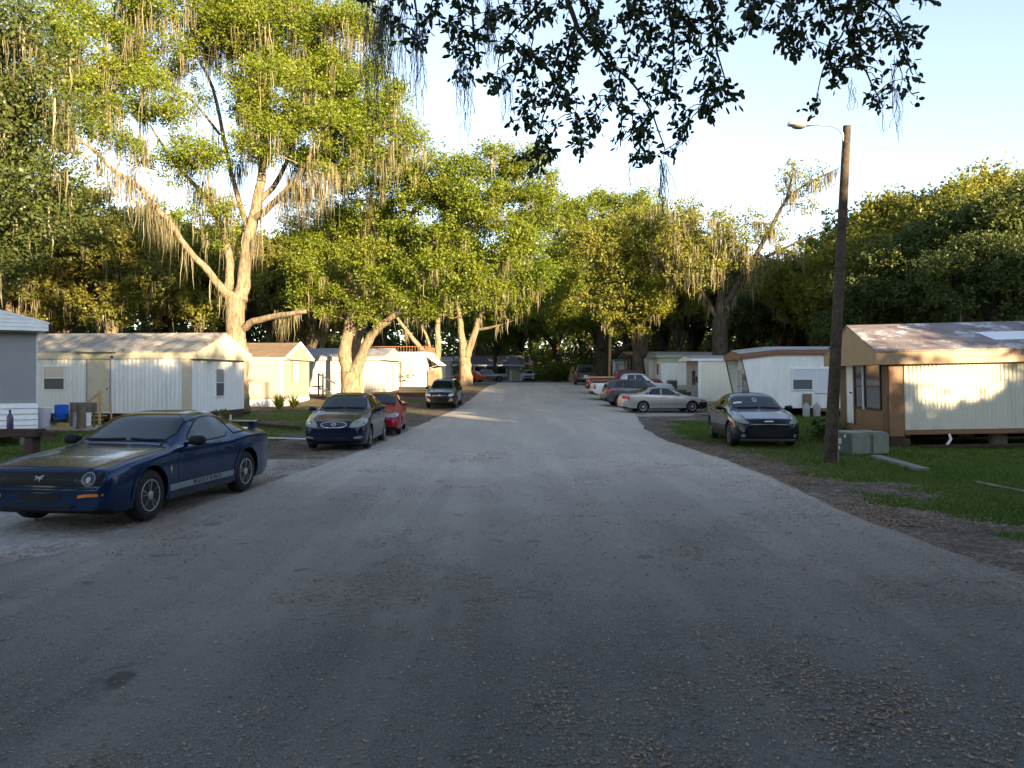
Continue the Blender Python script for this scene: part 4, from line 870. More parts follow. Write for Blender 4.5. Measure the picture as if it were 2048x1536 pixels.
    def trim(h, m, a=0, w_=.28, z0=None, z1=None):   # corner boards
        z0 = h.zb if z0 is None else z0; z1 = h.zt if z1 is None else z1
        mb = MB(); x0, x1 = sorted((h.s * (a - .03), h.s * (a + w_))); mb.box(x0, x1, -.034, -.0, z0, z1); x0, x1 = sorted((h.s * (a - .032), h.s * a)); mb.box(x0, x1, .001, .10, z0, z1); mb.build("corner_board", m, h.root)
    def piers(h, n=4, rows=(.5,), top=None):
        for b in rows:
            for i in range(n):
                a = .5 + (h.Ln - 1) * i / max(1, n - 1); mb = MB(); t = top or h.zb; hh = t / 2
                for k in range(2):
                    mb.box(h.s * a - .2, h.s * a + .2, b - .1, b + .1, k * hh - .01, (k + 1) * hh - .012)
                mb.build("pier", M['block'], h.root)
        mb = MB(); x0, x1 = sorted((h.s * .8, h.s * (h.Ln - .1))); mb.box(x0, x1, h.D * .75, h.D * .75 + .02, 0, h.zb - .02); mb.build("underfloor_shade", M['under'], h.root)  # near-black sheet stands in for the shade beneath the floor
    def skirt(h, m, z1=None, pitch=.12, off=.02):
        z1 = z1 or h.zb
        h.ribs("skirting", m, 'S', 0, h.Ln, -.02, z1, pitch, .012, off); h.ribs("skirting", m, 'E', 0, h.D, -.02, z1, pitch, .012, off)

# brown and white home, right foreground
h = Home("mobile_home", "brown home with ribbed cream side wall and rusty white-patched roof, right foreground", (10.42, 21.5), 1, math.radians(-4), 14, 3.75, .44, 2.62, tilt=math.radians(1.2))
h.core(M['s_brown']); h.ribs("side_wall", M['s_cream'], 'S', .42, 14, .47, 2.56, .105, .016, .012)
mb = MB(); mb.box(0, .40, -.02, .0, .30, 2.62); mb.build("corner_panel", M['s_brown'], h.root); mb = MB(); mb.box(.402, .43, -.045, 0, .46, 2.6); mb.build("corner_strip", M['c_trim'], h.root)
mb = MB(); mb.box(.41, 14, -.05, 0, .34, .46); mb.build("rim_board", M['s_brown'], h.root, bevel=.004)
h.ribs("end_wall", M['s_brown'], 'E', 0, 3.75, .30, 2.62, .20, .008, .004)
bfm = mat("brown brick facing", (.20, .11, .06), .85, noise_amt=.4, noise_scale=20)
for ba, bb in ((.02, .34), (3.2, 3.7)):
    mb = MB(); mb.box(-.03, -.012, ba, bb, .40, 2.58)
    for i in range(34): z = .42 + i * .064; mb.box(-.055, -.03, ba, bb, z, z + .056)
    mb.build("brick_facing", bfm, h.root)
h.gable(.86, .42, .30, M['r_rust'], M['s_lbrown'], fd=.36, em=M['s_lbrown'])
h.window('E', .42, 1.62, 1.00, 2.32, M['d_trim'], .05, 'pane', 'pane', dep=.07); h.window('E', 1.68, 2.42, 1.00, 2.32, M['d_trim'], .05, 'pane', 'pane', dep=.07)
mb = MB(); mb.box(-.10, -.0, 1.625, 1.675, .98, 2.36); mb.build("mullion", M['w_trim'], h.root)
mb = MB(); mb.box(-.10, -.03, .36, 2.5, 2.33, 2.39); mb.build("awning_rail", M['d_trim'], h.root)
h.door('E', 2.55, 3.12, .5, 2.3, M['w_trim'], M['s_brown'])
x0 = MB(); r = h.D / 2; k = .86 / (r + .30)
def onroof(a, b, dz): return (a, b, h.zt + .02 + (b + .30) * k + .02 + dz)
x0.add([onroof(3.0, .30, .008), onroof(4.7, .30, .008), onroof(4.5, .95, .008), onroof(2.8, .95, .008)], [(0, 1, 2, 3)]); x0.build("roof_patch", mat("new white roof patch", (.70, .71, .72), .35), h.root, normals=False)
mb = MB(); z = onroof(4.5, 1.3, 0)[2]; mb.lathe([(.09, z - .1), (.09, z + .12), (.16, z + .13), (.17, z + .17), (.05, z + .22), (.001, z + .22)], 14, 'z', (4.5, 1.3, 0)); mb.build("roof_vent", mat("dull red vent", (.22, .03, .03), .5), h.root, smooth=True)
h.piers(6, (.45, 2.2)); mb = MB(); mb.tube([(1.55, -.0, .44), (1.6, -.05, .2), (1.45, -.1, .02)], .035, 8); mb.build("drain_pipe", M['w_trim'], h.root, smooth=True)
mb = MB(); mb.box(.05, .35, .0, .35, -.02, .30); mb.build("pier", M['darkwood'], h.root)
mb = MB(); mb.bar((.7, -.25, .03), (7.5, -.1, .05), .10, .07); tagb = mb.build("edging_timber", M['darkwood'], None, loc=None); tagb.location = h.root.location; tagb.rotation_euler = h.root.rotation_euler; tag(tagb, "dark timber lying along the foot of the brown home", "timber")
# slanted prow home
h = Home("mobile_home", "white home with slanted prow end and rust-orange eave, behind the black saloon", (11.55, 38.0), 1, math.radians(-3), 9.5, 3.5, .42, 3.05)
mb = MB(); mb.box(.25, 9.5, .012, 3.5, .42, 3.0); mb.build("wall", M['s_white'], h.root)
h.ribs("side_wall", M['s_white'], 'S', .45, 9.5, .42, 3.0, .32, .012, 0, zf=lambda t: 3.0 - max(0, 1.3 - t) * .12)
mb = MB(); mb.poly([(-.35, 0, 2.82), (.46, 0, 2.9), (.46, 0, .42), (.18, 0, .42)]); mb.build("prow_wall", M['s_white'], h.root, normals=False); mb = MB(); mb.poly([(-.35, 3.5, 2.82), (.46, 3.5, 2.9), (.46, 3.5, .42), (.18, 3.5, .42)]); mb.build("prow_wall", M['s_white'], h.root, normals=False)
mb = MB(); mb.bar((-.37, -.01, 2.84), (.16, -.01, .42), .06, .05); mb.bar((-.37, 3.5, 2.84), (.16, 3.5, .42), .06, .05); mb.build("prow_edge", mat("olive edge strip", (.10, .10, .05), .5), h.root)
mb = MB(); P = [(-.45, -.12, 2.80), (1.3, -.12, 3.0), (9.6, -.12, 3.0)]
for (a, b, z), (a2, b2, z2) in zip(P, P[1:]):
    mb.add([(a, b, z), (a2, b2, z2), (a2, b2, z2 + .24), (a, b, z + .24)], [(0, 1, 2, 3)]); mb.add([(a, b - .03, z + .08), (a2, b2 - .03, z2 + .08), (a2, b2 - .03, z2 + .15), (a, b - .03, z + .15)], [(0, 1, 2, 3)])
mb.prism([(-.12, 2.80), (3.62, 2.80), (3.62, 3.03), (1.75, 3.25), (-.12, 3.03)], -.45, -.40, ax='x'); mb.build("fascia", M['s_rust'], h.root, normals=False)
mb = MB(); 
for i in range(24):
    a, a2 = -.5 + 10.1 * i / 24, -.5 + 10.1 * (i + 1) / 24; f = lambda q: 3.25 + min(0, (q - 1.3) * .11)
    for b0, b1, e0, e1 in ((-.16, 1.75, 0, .22), (3.66, 1.75, 0, .22)): mb.poly([(a, b0, f(a)), (a2, b0, f(a2)), (a2, b1, f(a2) + e1), (a, b1, f(a) + e1)])
mb.build("roof", M['r_grey'], h.root, normals=False)
for t0, t1, md, tp in ((2.05, 3.05, True, 'whiteblind'), (3.15, 4.25, False, 'whiteblind'), (4.35, 5.35, True, 'whiteblind'), (6.6, 7.5, True, 'whiteblind')): h.window('S', t0, t1, 1.28 if md else 1.15, 2.35, M['w_trim'], .045, tp, 'screen', mid=md)
mb = MB(); [mb.box(.20, .235, b, b + .04, .9, 2.1) for b in (.5, .95, 1.4, 1.85, 2.3)]; [mb.box(.20, .235, .5, 2.34, z, z + .04) for z in (.9, 1.3, 1.7, 2.08)]
w_ = mb.build("window", M['alu'], h.root); mb = MB(); mb.box(.215, .225, .52, 2.32, .92, 2.1); mb.build("pane", M['pane'], w_)
h.door('E', 2.5, 3.2, .5, 2.3, M['s_midgrey'], M['w_trim']).location.x = .22
mb = MB(); mb.box(3.3, 9.5, -.06, .0, .26, .42); mb.build("rim_board", M['s_rust'], h.root); h.piers(4, (.5,))
mb = MB(); mb.box(2.55, 2.95, -.16, -.02, .55, 1.12); b_ = mb.build("meter_box", M['wood'], h.root, bevel=.01); mb = MB(); mb.tube([(2.75, -.08, .55), (2.75, -.08, 0)], .03, 8); mb.build("conduit", M['dullalloy'], b_)
t = empty("gas_cylinder_stand", (14.35, 37.45, gz(37.4)), 0, "pale gas cylinders and stand beneath the meter box of the prow home", "gas cylinders")
for x in (-.22, .28): mb = MB(); mb.lathe([(.001, 0), (.15, .02), (.17, .08), (.17, .50), (.12, .60), (.05, .63), (.05, .70), (.001, .70)], 16, 'z', (x, 0, 0)); mb.build("cylinder", M['concrete'], t, smooth=True)
# white home with patio end
h = Home("mobile_home", "plain white home with beige end door, between the prow home and pale green home", (11.5, 48.0), 1, 0, 9, 3.4, .30, 2.95)
h.core(M['s_white']); h.ribs("side_wall", M['s_cream'], 'S', .1, 9, .3, 2.78, .2, .014, .01); h.ribs("end_wall", mat("beige end wall", (.34, .30, .27), .7, noise_amt=.15, noise_scale=2), 'E', 0, 3.4, .3, 2.9, .3, .01, .01)
h.trim(M['w_trim'], 0, .12); h.gable(.20, .5, .12, M['r_grey'], M['w_trim'], fd=.18); h.window('E', .9, 1.5, 1.3, 2.2, M['d_trim'], .05, 'pane', 'pane'); h.window('S', 7.4, 8.2, 1.5, 2.3, M['w_trim'], .04)
mb = MB(); mb.lathe([(.10, -.02), (.22, -.015), (.22, .015), (.10, .02)], 14, 'x', (-.06, .35, 1.65)); mb.build("wreath", M['darkwood'], h.root); h.skirt(M['s_grey'], .28)
# green and white home
h = Home("mobile_home", "pale green and white home behind the silver and grey cars", (11.85, 62.0), 1, math.radians(3), 8, 4.2, .35, 2.75)
h.core(M['s_green']); h.ribs("side_wall", M['s_white'], 'S', 0, 8, .35, 2.15, .25, .012, .01); h.ribs("end_wall", M['s_white'], 'E', 0, 4.2, .35, 2.75, .25, .012, .01); mb = MB(); mb.box(0, 8, -.03, 0, 2.15, 2.75); mb.build("green_band", M['s_green'], h.root)
h.gable(.3, .4, .2, M['r_grey'], M['s_green'], fd=.2); h.window('E', .6, 1.2, 1.2, 2.1, M['s_tan'], .05, 'pane', 'pane'); h.skirt(M['s_green'], .33)
# home with dark porch, beyond
h = Home("mobile_home", "white home with brown porch roof and dark wreath behind the forked tree on the right", (11.6, 69.0), 1, 0, 6, 5, .3, 2.7)
h.core(M['s_white']); h.ribs("side_wall", M['s_white'], 'S', 0, 6, .3, 2.5, .25, .012, .01); h.gable(.35, 1.4, .5, M['r_brown'], M['darkwood'], fd=.25); h.window('S', 1.6, 2.3, 1.1, 2.1, M['d_trim'], .05, 'blind', 'screen'); h.skirt(M['s_white'], .28)
for b in (-.3, 2.3): mb = MB(); mb.box(-1.3, -1.18, b, b + .12, 0, 2.5); mb.build("porch_post", M['wood'], h.root)
mb = MB(); mb.box(-1.3, -.02, -.3, 4.5, .0, .25); mb.build("porch_deck", M['wood'], h.root)
h = Home("shed", "small white shed with teal top edge right of the dark trunk at the crest", (11.1, 84.0), 1, 0, 1.3, 2.2, .1, 2.4, cat="shed", group=None); del h.root["category"]; h.root["category"] = "shed"
h.core(mat("bluish white shed panel", (.55, .6, .66), .5)); mb = MB(); mb.box(-.05, 1.4, -.06, 2.3, 2.4, 2.62); mb.build("roof", mat("teal sheet", (.08, .28, .26), .5), h.root); h.door('S', .35, 1.0, .15, 2.0, M['w_trim'], M['s_grey']); h.piers(2, (.3,))

# left side -----------------------------------------------------------
h = Home("mobile_home", "grey and white home with deep white eave at the left edge", (-13.5 - 5.2 * .8, 22.2 - 5.2 * .6), -1, math.radians(-53), 9, 5.2, .42, 3.44)
h.core(M['w_trim']); grey = mat("flat grey panel", (.27, .27, .275), .65, noise_amt=.08, noise_scale=2)
h.ribs("panel_wall", grey, 'E', 0, 5.16, 1.22, 3.2, 3.0, .004, .012); h.ribs("lower_siding", M['w_trim'], 'E', 0, 5.2, .42, 1.22, .15, .04, .02, horiz=True)
mb = MB(); mb.box(0, .06, 0, 5.2, 3.19, 3.30); mb.build("frieze_board", M['w_trim'], h.root)
h.gable(.75, .40, .22, M['w_trim'], M['w_trim'], fd=.24, horiz=.105); h.piers(4, (.5, 3, 4.9))
# long white home
h = Home("mobile_home", "long white ribbed home with cream door and stained roof, behind the blue coupe", (-13.62, 33.0), -1, math.radians(-5), 13.5, 5.3, .38, 2.98)
h.core(M['s_white']); h.ribs("side_wall", M['s_white'], 'S', .35, 13.5, .38, 2.9, .19, .022, .01); h.ribs("end_wall", siding_mat("bright white end", (.80, .82, .82), amt=.12), 'E', .1, 5.3, .38, 2.92, .30, .01, .01); h.trim(M['c_trim'], 0, .34)
h.gable(.95, .33, .12, M['r_old'], M['c_trim'], fd=.30, em=M['c_trim'], horiz=.13)
h.window('E', 2.2, 3.1, 1.02, 2.32, M['w_trim'], .05, 'blind', 'screen'); h.window('S', 5.55, 6.55, 1.35, 2.42, M['alu'], .05, 'blind', 'screen'); h.window('S', 9.5, 10.6, 1.3, 2.4, M['alu'], .05, 'blind', 'screen')
d = h.door('S', 3.55, 4.55, .48, 2.88, M['c_trim'], M['s_grey']); mb = MB(); mb.box(-4.9, -3.15, -.42, -.0, 2.98, 3.03); mb.bar((-4.85, -.02, 2.85), (-4.85, -.4, 2.98), .03); mb.build("door_canopy", M['s_grey'], h.root)
mb = MB(); mb.lathe([(.001, 0), (.06, -.02), (.07, -.1), (.04, -.14)], 10, 'z', (-3.4, -.1, 2.86)); mb.build("wall_lamp", M['d_trim'], h.root, smooth=True)
mb = MB(); mb.box(-5.42, -5.32, -.06, -.02, 1.55, 1.7); mb.build("switch_box", M['alu'], h.root); h.piers(6, (.4, 2.5)); mb = MB(); mb.box(-13.4, -.3, .2, .26, .1, .4); mb.build("chassis_beam", M['darkwood'], h.root)
mb = MB(); mb.box(.0, .03, .4, 5.2, .0, .37); mb.build("end_skirt", M['darkwood'], h.root)
# steps and handrail
t = empty("entry_steps", GX.__call__(190, 31.8) and (GX(188, 32.3), 32.3, gz(32)), 0, "unpainted wooden steps with a handrail post below the cream door", "steps")
for i in range(2): mb = MB(); mb.box(-.55, .55, -.6 + i * .3, -.3 + i * .3, .16 + .16 * i, .20 + .16 * i); mb.build("tread", M['newwood'], t, bevel=.004)
mb = MB(); mb.box(.45, .54, -.55, -.46, 0, 1.35); mb.build("post", M['newwood'], t, bevel=.004); mb = MB(); mb.bar((-.35, -.5, .62), (.5, -.5, 1.28), .04, .09); mb.build("handrail", M['newwood'], t, bevel=.004)
mb = MB(); mb.bar((.98, -.5, 0.2), (.94, -.5, .95), .04, .06); mb.build("stake", M['newwood'], t)
# tan house
h = Home("house", "tan clapboard house with brown shingle roof and olive shutters, right of the great oak's trunk", (-14.05, 47.8), -1, math.radians(-1.5), 5.4, 5.6, .48, 3.0, cat="house")
h.core(M['s_tan']); h.ribs("side_wall", M['s_tan'], 'S', .0, 5.4, .48, 3.0, .13, .022, .005, horiz=True); h.ribs("end_wall", M['s_tan'], 'E', 0, 5.6, .48, 3.0, .13, .022, .005, horiz=True); h.trim(M['w_trim'], 0, .12)
h.gable(1.0, .22, .2, M['r_brown'], M['w_trim'], fd=.14, em=M['s_tan'], horiz=.13)
mb = MB(); zr = 4.02
for b0, z0, b1, z1 in ((-.24, 2.98, 2.8, zr), (5.84, 2.98, 2.8, zr)): mb.bar((.27, b0, z0 - .03), (.27, b1, z1 - .03), .05, .2)
mb.build("bargeboard", M['w_trim'], h.root); h.window('E', 2.0, 3.1, 1.5, 2.8, M['w_trim'], .07, 'whiteblind', 'blind')
mb = MB(); [mb.box(.005, .05, b, b + .32, 1.45, 2.85) for b in (1.62, 3.16)]; mb.build("shutter", mat("olive shutter", (.16, .17, .09), .6), h.root)
mb = MB(); mb.lathe([(.001, -.02), (.11, -.02), (.11, .03), (.001, .03)], 16, 'x', (.05, 1.0, 2.7)); mb.build("round_vent", M['w_trim'], h.root); h.skirt(M['w_trim'], .46)
# grey home
h = Home("mobile_home", "grey ribbed home behind the forked oak, between tan house and cream home", (-9.75, 57.5), -1, math.radians(-7), 9, 5.2, .35, 2.75)
h.core(M['s_midgrey']); h.ribs("side_wall", M['s_midgrey'], 'S', 0, 9, .35, 2.75, .22, .02, .01); h.ribs("end_wall", M['s_midgrey'], 'E', 0, 5.2, .35, 2.75, .22, .02, .01)
h.gable(.75, .35, .2, M['r_grey'], M['s_midgrey'], fd=.25, horiz=.14); h.window('E', 1.4, 2.0, .95, 2.3, M['w_trim'], .05, 'blind', 'pane'); h.door('S', 7.0, 8.1, .5, 2.45, M['s_white'], M['w_trim']); h.skirt(M['s_midgrey'], .33)
t = empty("porch_steps", (GX(648, 55.0), 55.0, gz(55)), 0, "pale wooden porch steps with rails against the grey home", "steps")
mb = MB(); mb.box(-1.5, -.2, -.6, .8, .72, .80); mb.build("landing", M['wood'], t)
for x, y in ((-1.45, -.55), (-.25, -.55), (-1.45, .7), (-.25, .7)): mb = MB(); mb.box(x - .05, x + .05, y - .05, y + .05, -.02, 1.7); mb.build("post", M['wood'], t)
for i in range(4): mb = MB(); mb.box(-.2 + i * .28, .1 + i * .28, -.5, .6, .58 - .17 * i, .62 - .17 * i); mb.build("tread", M['c_trim'], t)
for z0, z1 in ((1.65, .95), (.72, .0)): mb = MB(); mb.bar((-.25, -.55, z0), (.95, -.55, z1), .05, .11); mb.build("rail", M['c_trim'], t)
# bright cream home with awning
h = Home("mobile_home", "bright cream home with rusty roof railing and propped awning beyond the grey home", (GX(851, 67), 67.0), -1, math.radians(-6), 5.5, 4.2, .55, 2.9)
h.core(M['s_cream']); h.ribs("side_wall", M['s_cream'], 'S', 0, 5.5, .55, 2.9, .2, .014, .01); h.ribs("end_wall", M['s_cream'], 'E', 0, 4.2, .55, 2.9, .2, .014, .01)
mb = MB(); mb.box(-5.55, .05, -.05, 4.25, 2.9, 2.97); mb.build("roof", M['r_grey'], h.root)
mb = MB(); [mb.bar((-5.4 + i * .25, -.02, 2.97), (-5.4 + i * .25, -.02, 3.42), .035) for i in range(22)]; [mb.bar((.02, i * .25, 2.97), (.02, i * .25, 3.42), .035) for i in range(17)]; mb.bar((-5.45, -.02, 3.42), (.05, -.02, 3.42), .05); mb.bar((.02, 0, 3.42), (.02, 4.2, 3.42), .05); mb.build("roof_railing", M['s_rust'], h.root)
mb = MB(); mb.add([(.02, -.02, 2.65), (.02, 3.4, 2.65), (1.15, 3.4, 1.85), (1.15, -.02, 1.85), (.02, -.02, 2.60), (.02, 3.4, 2.60), (1.15, 3.4, 1.80), (1.15, -.02, 1.80)], [(0, 1, 2, 3), (4, 5, 6, 7), (0, 3, 7, 4), (3, 2, 6, 7)]); a_ = mb.build("awning", M['w_trim'], h.root)
mb = MB(); [mb.bar((.03, b, 1.5), (1.1, b, 1.84), .04) for b in (.1, 3.2)]; mb.build("awning_prop", M['alu'], a_); h.window('E', .8, 2.6, 1.3, 2.5, M['w_trim'], .06, 'pane', 'pane'); h.skirt(M['w_trim'], .53, .3)
mb = MB(); mb.box(.1, .9, .2, 1.6, .05, 1.05); mb.box(.1, .5, .2, 1.6, 1.05, 1.4); mb.build("wooden_locker", M['wood'], h.root, bevel=.05)
mb = MB(); mb.box(-.04, .04, -.04, .04, 0, 2.3); tag(mb.build("timber_post", M['darkwood'], None, loc=(GX(801, 60), 60, gz(60))), "slim dark post at the near corner of the bright cream home", "post")
# pale shed bits
h = Home("shed", "weathered pale shed left of the far house, behind the leaning trunks", (GX(900, 90), 90.0), -1, 0, 1.9, 2.5, .1, 2.7, cat="shed", group=None)
h.core(M['s_midgrey']); h.gable(.35, .1, .1, M['r_grey'], M['w_trim'], fd=.15); h.door('S', .5, 1.3, .15, 2.1, M['w_trim'], M['s_grey']); h.ribs("side_wall", M['s_white'], 'S', 1.4, 1.9, .1, 2.7, .2, .01, .01)
# far grey-roofed house
Yh = 132.0; xl, xr = GX(905, Yh), GX(1018, Yh)
r_ = empty("house", (xr, Yh, 1.2), 0, "low white house with dark grey roof and carport at the far end of the road", "house")
wd = xr - xl; mb = MB(); mb.box(-wd, 0, 2.2, 9, 0, 2.7); mb.build("wall", M['s_midgrey'], r_); mb = MB(); mb.prism([(0, 0), (9, 0), (9, 2.8), (4.5, 4.2), (0, 2.8)], .01, 2.2, ax='x'); mb.build("gable_wing", M['s_white'], r_)
mb = MB(); mb.add([(-wd - .4, -.5, 2.7), (2.5, -.5, 2.7), (2.5, 4.5, 4.4), (-wd - .4, 4.5, 4.4), (-wd - .4, 9.5, 2.7), (2.5, 9.5, 2.7)], [(0, 1, 2, 3), (3, 2, 5, 4)]); mb.box(-wd - .4, 2.5, -.55, -.5, 2.45, 2.74); mb.build("roof", M['r_dark'], r_, normals=False)
mb = MB(); mb.box(-wd - .4, 2.5, -.62, -.56, 2.50, 2.74); mb.build("fascia", M['w_trim'], r_)
for i in range(6): mb = MB(); x = -wd + i * wd / 5.2; mb.box(x - .07, x + .07, -.3, -.16, 0, 2.5); mb.build("porch_post", M['w_trim'], r_)
for i in range(4): mb = MB(); x = -wd + 1 + i * 2.2; mb.box(x, x + 1.3, 2.16, 2.2, .5, 2.1); w_ = mb.build("window", M['d_trim'], r_); mb = MB(); mb.box(x + .08, x + 1.22, 2.13, 2.16, .58, 2.02); mb.build("pane", M['screen'], w_)
mb = MB(); mb.box(.5, 1.9, -.03, 0, 0, 2.1); mb.build("door", M['c_trim'], r_)
# fences and small extra homes far off
# ------------------------------------------------------------------ pole, box, small things
Yp = 3042 / (925 - 753); xb, xt = GX(1660, Yp), GX(1694, Yp); zt = EYE + (753 - 252) / F * Yp
t = empty("street_lamp", (xb, Yp, 0), 0, "leaning weathered wooden pole with a cobra-head lamp on the right verge", "street lamp")
mb = MB(); N = 26; pts = [(0 + (xt - xb) * i / N, 0, -.05 + (zt + .05) * i / N) for i in range(N + 1)]; mb.tube(pts, [.145 - .060 * i / N for i in range(N + 1)], 16)
pm = mat("creosoted pole", (.075, .058, .042), .9, noise_amt=.6, noise_scale=5, bump=.8, bump_scale=14, spec=.15); mb.build("pole", pm, t, smooth=True)
mb = MB(); ax = xt - xb - .09; mb.tube([(ax, -.02, zt - .36), (ax - .02, -.02, zt - .18), (ax - .12, -.03, zt - .06), (ax - .30, -.04, zt - .0), (ax - .52, -.05, zt + .0)], .024, 8); mb.build("arm", M['alu'], t, smooth=True)
mb = MB(); cx = ax - .5
prof = [(0, .045, .03), (.10, .055, .05), (.22, .06, .055), (.34, .09, .075), (.55, .135, .085), (.75, .145, .08), (.90, .12, .06), (.98, .07, .035), (1.0, .01, .01)]
k = len(mb.v); n_ = 16
for s_, ry, rz in prof:
    for j in range(n_):
        a_ = 2 * math.pi * j / n_; mb.v.append((cx - s_ * .78, -.05 + ry * math.cos(a_), zt + .03 - s_ * .02 + 1.55 * rz * math.sin(a_) * (1 if math.sin(a_) > 0 else .35)))
for i in range(len(prof) - 1):
    for j in range(n_): mb.f.append((k + i * n_ + j, k + i * n_ + (j + 1) % n_, k + (i + 1) * n_ + (j + 1) % n_, k + (i + 1) * n_ + j)); mb.m.append(0)
mb.f.append(tuple(range(k, k + n_))); mb.m.append(0); hd = mb.build("lamp_head", M['w_trim'], t, smooth=True)
mb = MB(); mb.lathe([(.001, -.085), (.07, -.08), (.115, -.05), (.13, -.015), (.12, .0)], 20, 'z', (cx - .52, -.05, zt - .012)); o = mb.build("lamp_lens", mat("prismatic lens", (.24, .25, .22), .15, coat=.5), hd, smooth=True); o.scale = (1.3, 1, .75); o.location = ((cx - .52) * -.3, 0, (zt - .012) * .25)
mb = MB(); mb.lathe([(.03, 0), (.035, .07), (.001, .09)], 10, 'z', (cx - .28, -.05, zt + .05)); mb.build("photocell", mat("photocell", (.35, .2, .2), .4), hd, smooth=True)
for dz in (.18, .42): mb = MB(); mb.tube([(xt - xb + .06, 0, zt - dz), (xt - xb + .18, 0, zt - dz - .01)], .008, 6); mb.build("bolt", M['dullalloy'], t)
mb = MB(); mb.tube([(ax - .01, -.03, zt - .3), (ax - .04, -.03, zt - .6), (ax + .01, -.06, zt - .9)], .01, 6); mb.build("cable", M['trim'], t)
mb = MB(); mb.tube([(.175, -.02, 0), (.17, -.02, 1.2)], .014, 6); mb.build("ground_wire", M['concrete'], t)
mb = MB(); mb.lathe([(.02, 0), (.02, .04), (.001, .05)], 8, 'y', (.06, -.16, 1.62)); mb.build("tack", M['chrome'], t)
# green service box
Yb = 19.3; t = empty("service_box", (GX(1735, Yb), Yb + .45, 0), math.radians(12), "grey-green utility box with red and white sticker, right of the pole", "utility box")
bm_ = mat("grey green fibreglass", (.205, .235, .190), .5, noise_amt=.2, noise_scale=5)
mb = MB(); mb.box(-.52, .05, -.40, .55, -.02, .56); mb.build("case", bm_, t, smooth=True, bevel=.05)
mb = MB(); mb.box(.06, .58, -.40, .55, -.02, .56); mb.build("case", bm_, t, smooth=True, bevel=.05)
mb = MB(); mb.box(-.545, -.51, -.36, .50, .02, .53); p_ = mb.build("end_panel", mat("dark green panel", (.07, .09, .085), .5), t, bevel=.01)
mb = MB(); mb.box(-.552, -.546, -.05, .14, .26, .44); mb.build("warning_sticker", M['plate'], p_); mb = MB(); mb.box(-.556, -.5525, -.05, .14, .39, .44); mb.build("sticker_band", mat("red sticker", (.5, .04, .03), .5), p_)
mb = MB(); mb.box(-.552, -.546, -.22, -.16, .43, .50); mb.box(-.552, -.546, .0, .07, .12, .20); mb.build("white_label", M['plate'], p_)
mb = MB(); [mb.box(-.5535, -.5522, -.035 + .045 * i, -.01 + .045 * i, .27 + .045 * (j), .295 + .045 * j) for i in range(4) for j in range(2)]; mb.build("sticker_print", M['s_grey'], p_)
mb = MB(); mb.bar((GX(1755, 18.6), 18.7, .035), (GX(1848, 16.0), 16.0, .035), .26, .07); tag(mb.build("concrete_curb", M['block'], bevel=.01), "long grey concrete bar lying in the grass right of the utility box", "curb bar")
mb = MB(); mb.tube([(GX(1953, 14.2), 14.2, .03), (GX(2060, 12.9), 12.9, .03), (GX(2200, 12.3), 12.3, .03)], .022, 8); tag(mb.build("plastic_pipe", M['block']), "thin pale pipe lying in the grass near the right edge", "pipe")
mb = MB(); mb.bar((12.9, 20.2, .30), (15.5, 20.4, .26), .14, .05); 
# left yard things
Yc = 30.0; t = empty("folding_chair", (GX(122, Yc), Yc, 0), math.radians(25), "bright blue folding camp chair on the pad behind the coupe", "chair"); t.scale = (.86, .86, .82)
bl = mat("blue canvas", (.01, .11, .50), .7); bf = mat("chair frame", (.12, .12, .13), .4, metal=.6)
mb = MB(); mb.add([(-.26, -.22, .46), (.26, -.22, .46), (.24, .22, .40), (-.24, .22, .40), (0, 0, .385)], [(0, 1, 4), (1, 2, 4), (2, 3, 4), (3, 0, 4)]); mb.add([(-.26, -.22, .46), (.26, -.22, .46), (.26, -.22, .36), (-.26, -.22, .36)], [(0, 1, 2, 3)]); mb.build("seat", bl, t, normals=False)
mb = MB(); P = chaikin([(-.27, .45), (.27, .45), (.29, 1.0), (.22, 1.06), (-.22, 1.06), (-.29, 1.0)], 1, True); mb.prism([(a, b) for a, b in P], .22, .235); o = mb.build("backrest", bl, t)
for s_ in (-1, 1):
    for a_, b_ in (((.30 * s_, -.26, 0), (.27 * s_, .24, .66)), ((.30 * s_, .28, 0), (.27 * s_, -.24, .64)), ((-.3 * s_, -.27, 0), (.27 * s_, -.24, .46)), ((.27 * s_, .24, .3), (.28 * s_, .27, 1.03))):
        mb = MB(); mb.tube([a_, b_], .012, 6); mb.build("leg", bf, t)
    mb = MB(); mb.box(.24 * s_ - .045, .24 * s_ + .045, -.26, .26, .64, .66); mb.build("armrest", bl, t)
def bin_(x, y, h_, r, m, label, cat="bin"):
    t = empty("rubbish_bin", (x, y, 0), 0, label, cat); mb = MB(); mb.lathe([(.001, 0), (r * .82, 0), (r * .84, .02), (r, h_), (r * .93, h_), (r * .8, .05)], 20); mb.build("body", m, t, smooth=True)
    mb = MB(); mb.lathe([(r * 1.0, h_ - .01), (r * 1.06, h_ - .0), (r * 1.06, h_ + .04), (r * .96, h_ + .03)], 20); mb.build("rim", M['w_trim'], t, smooth=True)
bin_(GX(88, 29.6), 29.6, .75, .24, mat("white plastic bin", (.52, .54, .58), .5), "tall white plastic bin left of the blue chair"); bin_(GX(150, 29.8), 29.8, .66, .2, mat("grey bucket", (.42, .44, .47), .5), "pale grey bucket behind the stump right of the blue chair")
bin_(GX(172, 30.4), 30.4, .6, .2, M['w_trim'], "white bucket with a rim, beneath the grey panel")
mb = MB(); mb.tube([(0, 0, -.02), (.02, 0, .5), (-.01, 0, .92)], [.17, .15, .145], 14); tag(mb.build("wooden_stump", M['wood'], loc=(GX(162, 28.5), 28.5, 0)), "thick sawn wooden post standing before the grey panel behind the coupe", "post")
